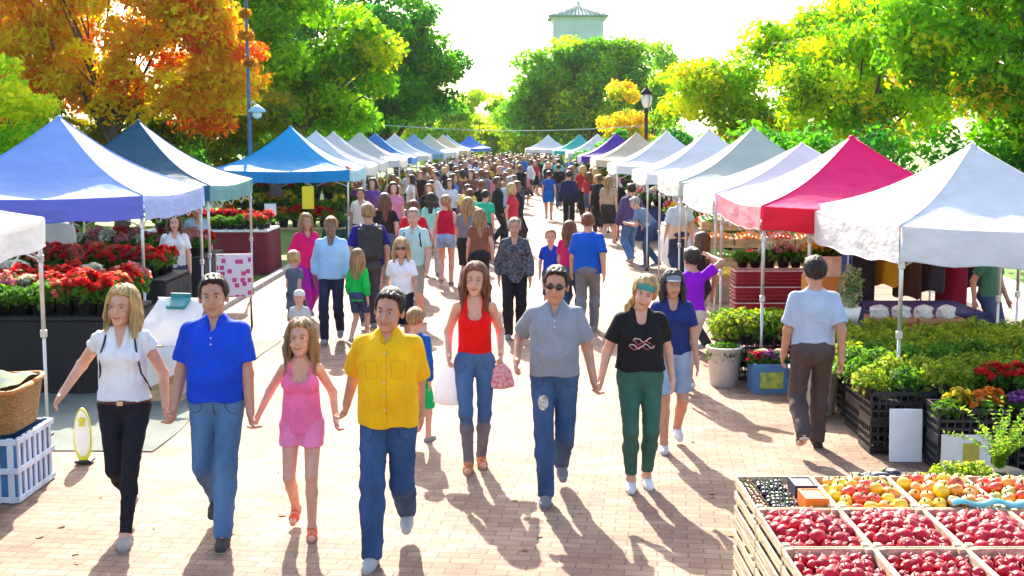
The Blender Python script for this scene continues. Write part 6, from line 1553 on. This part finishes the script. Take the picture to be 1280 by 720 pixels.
for (rn_, yy_) in (('near', YROW[0][1]), ('middle', YROW[1][1])):
    for j in range(6):
        for i in range(5):
            u, v = (i + .5) / 5, (j + .5) / 6; TOM.put((X0 + CW * 3.5 + (u - .5) * .39, yy_ + (v - .5) * .56, TOPZ - .05 + .05 * math.sin(math.pi * u) * math.sin(math.pi * v) + rf.uniform(0, .015)), rf.uniform(0, 6), 'red tomato in the %s row crate of the fourth column from the aisle' % rn_, 'tomatoes in the %s row, fourth column' % rn_, rf.uniform(.9, 1.1))
b = MB(); b.grid(lambda u, v: (X0 + CW * 2.35 + u * .60, YROW[1][1] + .31 + v * .09, TOPZ + .012 + .012 * math.sin(u * 19) + .02 * math.sin(v * 3.1)), 30, 6)
thing('plastic_sheet', (0, 0, 0), 'crumpled teal plastic strip between the radish crates and the fruit', 'plastic sheet', data=b.mesh('plastic_sheet', [mat('teal_sheet', (.10, .40, .48), .3, .2, 14, trans=.3)]))
# aubergines and greens on a low crate stack right behind
for k in range(2):
    RC.put((2.62, 8.25, .013 + .2445 * k), R(90), 'pale slatted crate of aubergines behind the fruit display, %s layer' % ('lower', 'upper')[k], 'crates of aubergines behind the fruit display')
def aub():
    b = MB(); b.lathe([(.0001, 0), (.028, .008), (.036, .04), (.030, .09), (.020, .13), (.0001, .15)], n=12); o = thing('aubergine', (0, 0, 0), '', 'aubergine', data=b.mesh('aubergine', [mat('aubergine_skin', (.012, .008, .03), .18, .2, coat=.5)]))
    b = MB(); b.lathe([(.024, .122), (.018, .15), (.006, .155), (.005, .18)], n=8); link('stem', b.mesh('stem', [mat('green_stem', (.08, .18, .03), .7)]), o); return o
AU = Proto(aub())
for i in range(16):
    o = AU.put((2.38 + .065 * (i % 8), 8.14 + .14 * (i // 8) + .02 * (i % 2), .50 + .02 * (i % 3)), rf.uniform(0, 6), 'dark glossy aubergine in the crate behind the fruit display', 'aubergines behind the fruit display', 1.1); o.rotation_euler.x = R(90); o.location.z = .49 + .012 * (i % 3)
for i in range(3): LETP[0].put((2.85 + .10 * i, 8.22, .40), i, 'bright salad bunch at the end of the aubergine crate', 'salad bunches by the aubergines', .95)
# feathery plant at the right edge
t = thing('fern', (3.60, 9.25, .013), 'feathery bright green plant in a dark pot at the right edge of the picture', 'plant')
b = MB(); b.lathe([(.13, 0), (.17, .26), (.185, .26), (.185, .29), (.0001, .28)], n=16); link('pot', b.mesh('pot', [BPL]), t)
r_ = np.random.default_rng(12); PP = []; DD = []
for i in range(34):
    a = r_.uniform(0, 6.28); ln = r_.uniform(.3, .55); til = r_.uniform(.15, 1.0)
    for s_ in np.linspace(.12, 1, 16):
        rad = ln * s_ * math.sin(til * s_ * 1.2 + .1); z = .28 + ln * s_ * math.cos(til * s_ * .9)
        for q in (-1, 1):
            PP.append((rad * math.cos(a) - q * .022 * math.sin(a) * (1.2 - s_), rad * math.sin(a) + q * .022 * math.cos(a) * (1.2 - s_), z)); DD.append((math.cos(a) * .4, math.sin(a) * .4, .8))
link('foliage', leaves_mesh(np.array(PP), np.array(DD), len(PP), [((.24, .48, .04), 5), ((.40, .58, .06), 3), ((.10, .28, .03), 2)], .028, r_, .4, .35), t)

# ================================================================== FOREGROUND LEFT BOXES
def lattice_box(x, y, z, w_, d_, h, m, m2, label, rz=0, cat='crate', name='slatted_crate'):
    t = thing(name, (x, y, z), label, cat, rz=rz)
    b = open_box(w_ - .03, d_ - .03, h - .01); link('body', b.mesh('body', [m2]), t)
    b = MB()
    for sx, sy in ((1, 0), (-1, 0), (0, -1), (0, 1)):
        L_ = d_ if sx else w_; n = max(3, int(L_ / .10))
        for k in range(n): 
            q = -L_ / 2 + L_ * (k + .5) / n; b.box((sx * (w_ / 2 - .006) if sx else q, sy * (d_ / 2 - .006) if sy else q, h / 2), (.016 if sx else L_ / n * .45, .016 if sy else L_ / n * .45, h), bev=.003)
        for zz in (.03, h * .5, h - .03): b.box((sx * (w_ / 2 + .004), sy * (d_ / 2 + .004), zz), (.014 if sx else L_ + .02, .014 if sy else L_ + .02, .045), bev=.003)
    link('slats', b.mesh('slats', [m]), t); return t
BLW = mat('whitewashed_wood', (.62, .70, .76), .7, .2, 6, .4, 25, stretch=(1, 1, .3)); BLD = mat('blue_wood', (.06, .20, .42), .7, .25, 5)
lattice_box(-4.02, 9.75, .013, .62, .75, .50, BLW, BLD, 'whitewashed slatted crate with blue inside, under the woven basket at the left edge')
t = thing('woven_basket', (-4.04, 9.75, .525), 'golden woven basket with a green cloth on top of the whitewashed crate', 'basket')
b = MB()
def wb(u, v):
    a = u * 6.2832; sqx = .27 + .05 * v; sqy = .33 + .05 * v; n = 5
    x = math.copysign(abs(math.cos(a)) ** (2 / n), math.cos(a)) * sqx; y = math.copysign(abs(math.sin(a)) ** (2 / n), math.sin(a)) * sqy
    wv = 1 + .014 * math.sin(v * 75) * (1 if math.sin(u * 130) > 0 else -1)
    return (x * wv, y * wv, .34 * v + .015 * math.sin(u * 12.56) * v)
b.grid(wb, 160, 40); link('wall', b.mesh('wall', [mat('wicker', (.45, .24, .07), .7, .35, 30, .8, 60, stretch=(1, 1, 4))]), t)
b = MB(); b.tube([(wb(u, 1)[0], wb(u, 1)[1], wb(u, 1)[2]) for u in np.linspace(0, 1, 50)], .020, 8); link('rim', b.mesh('rim', [mat('wicker_rim', (.55, .22, .05), .7, .3, 30)]), t)
b = MB(); b.grid(lambda u, v: (-.26 + .52 * u, -.32 + .64 * v, .36 + .06 * math.sin(u * 3.1) * math.sin(v * 3.1) + .012 * math.sin(u * 14 + v * 9)), 20, 20); link('cloth', b.mesh('cloth', [mat('green_cloth', (.12, .22, .04), .85, .3, 7, col2=(.03, .05, .10))]), t)
lattice_box(-4.22, 8.72, .013, .52, .66, .40, WOOD, mat('wood_dark_inside', (.16, .10, .05), .8), 'plain slatted wooden crate at the left edge, lower one of two')
lattice_box(-4.26, 8.70, .418, .52, .66, .26, WOOD, mat('wood_dark_inside', (.16, .10, .05), .8), 'plain slatted wooden crate at the left edge, on top of the other', rz=R(3))
b = MB(); b.grid(lambda u, v: (-.24 + .5 * u, -.3 + .6 * v, .10 * math.sin(u * 3.1) * math.sin(v * 3.1) + .02 * math.sin(u * 13 + v * 7)), 18, 18)
thing('blue_cloth', (-4.26, 8.7, .64), 'blue and violet cloth bundled in the upper plain crate', 'cloth', data=b.mesh('blue_bundle', [mat('blue_violet_cloth', (.03, .10, .50), .8, .4, 6, col2=(.20, .12, .45))]))
# ================================================================== CAMERA, LIGHT, SKY
cam = bpy.data.cameras.new('Camera'); cam.lens = 36 * F_PX / 1280; cam.sensor_width = 36; cam.clip_end = 3000; cam.clip_start = .05
co = bpy.data.objects.new('Camera', cam); COL.objects.link(co); co.location = (0, 0, CAM_H); co.rotation_euler = (R(90) - PITCH, 0, 0)
SC.camera = co
SUN_AZ, SUN_EL = R(-9), R(34)        # ahead of the camera, a little to the left of the street
w = bpy.data.worlds.new('World'); SC.world = w; w.use_nodes = True
nt = w.node_tree; bg = nt.nodes['Background']; sky = nt.nodes.new('ShaderNodeTexSky'); sky.sky_type = 'NISHITA'; sky.sun_disc = False
sky.sun_elevation = SUN_EL; sky.sun_rotation = SUN_AZ; sky.air_density = 1.0; sky.dust_density = 3; sky.ozone_density = 1.0
nt.links.new(sky.outputs[0], bg.inputs[0]); bg.inputs[1].default_value = .14
sl = bpy.data.lights.new('Sun', 'SUN'); sl.energy = 4.3; sl.angle = R(.5); sl.color = (1, .89, .72)
so = bpy.data.objects.new('Sun', sl); COL.objects.link(so)
d = Vector((math.sin(SUN_AZ) * math.cos(SUN_EL), math.cos(SUN_AZ) * math.cos(SUN_EL), math.sin(SUN_EL)))
so.rotation_euler = d.to_track_quat('Z', 'Y').to_euler()
SC.view_settings.view_transform = 'Standard'; SC.view_settings.look = 'None'; SC.view_settings.exposure = 1.8; SC.view_settings.gamma = 1
SC.view_settings.use_curve_mapping = False
SC.cycles.use_denoising = True
SC.cycles.max_bounces = 6; SC.cycles.diffuse_bounces = 3; SC.cycles.glossy_bounces = 2; SC.cycles.transmission_bounces = 4; SC.cycles.transparent_max_bounces = 6
SC.cycles.sample_clamp_indirect = 6; SC.cycles.use_adaptive_sampling = True; SC.cycles.adaptive_threshold = .02

# thin summer haze in the air over the whole place
hm, hnt, hout = _new('haze'); pv = hnt.nodes.new('ShaderNodeVolumePrincipled'); pv.inputs['Color'].default_value = (.92, .95, 1, 1); pv.inputs['Density'].default_value = .0001; pv.inputs['Anisotropy'].default_value = .45
hnt.links.new(pv.outputs[0], hout.inputs['Volume'])
hb = MB(); hb.box((0, 600, 15), (1500, 1300, 32)); tag(link('haze', hb.mesh('haze', [hm])), kind='stuff')
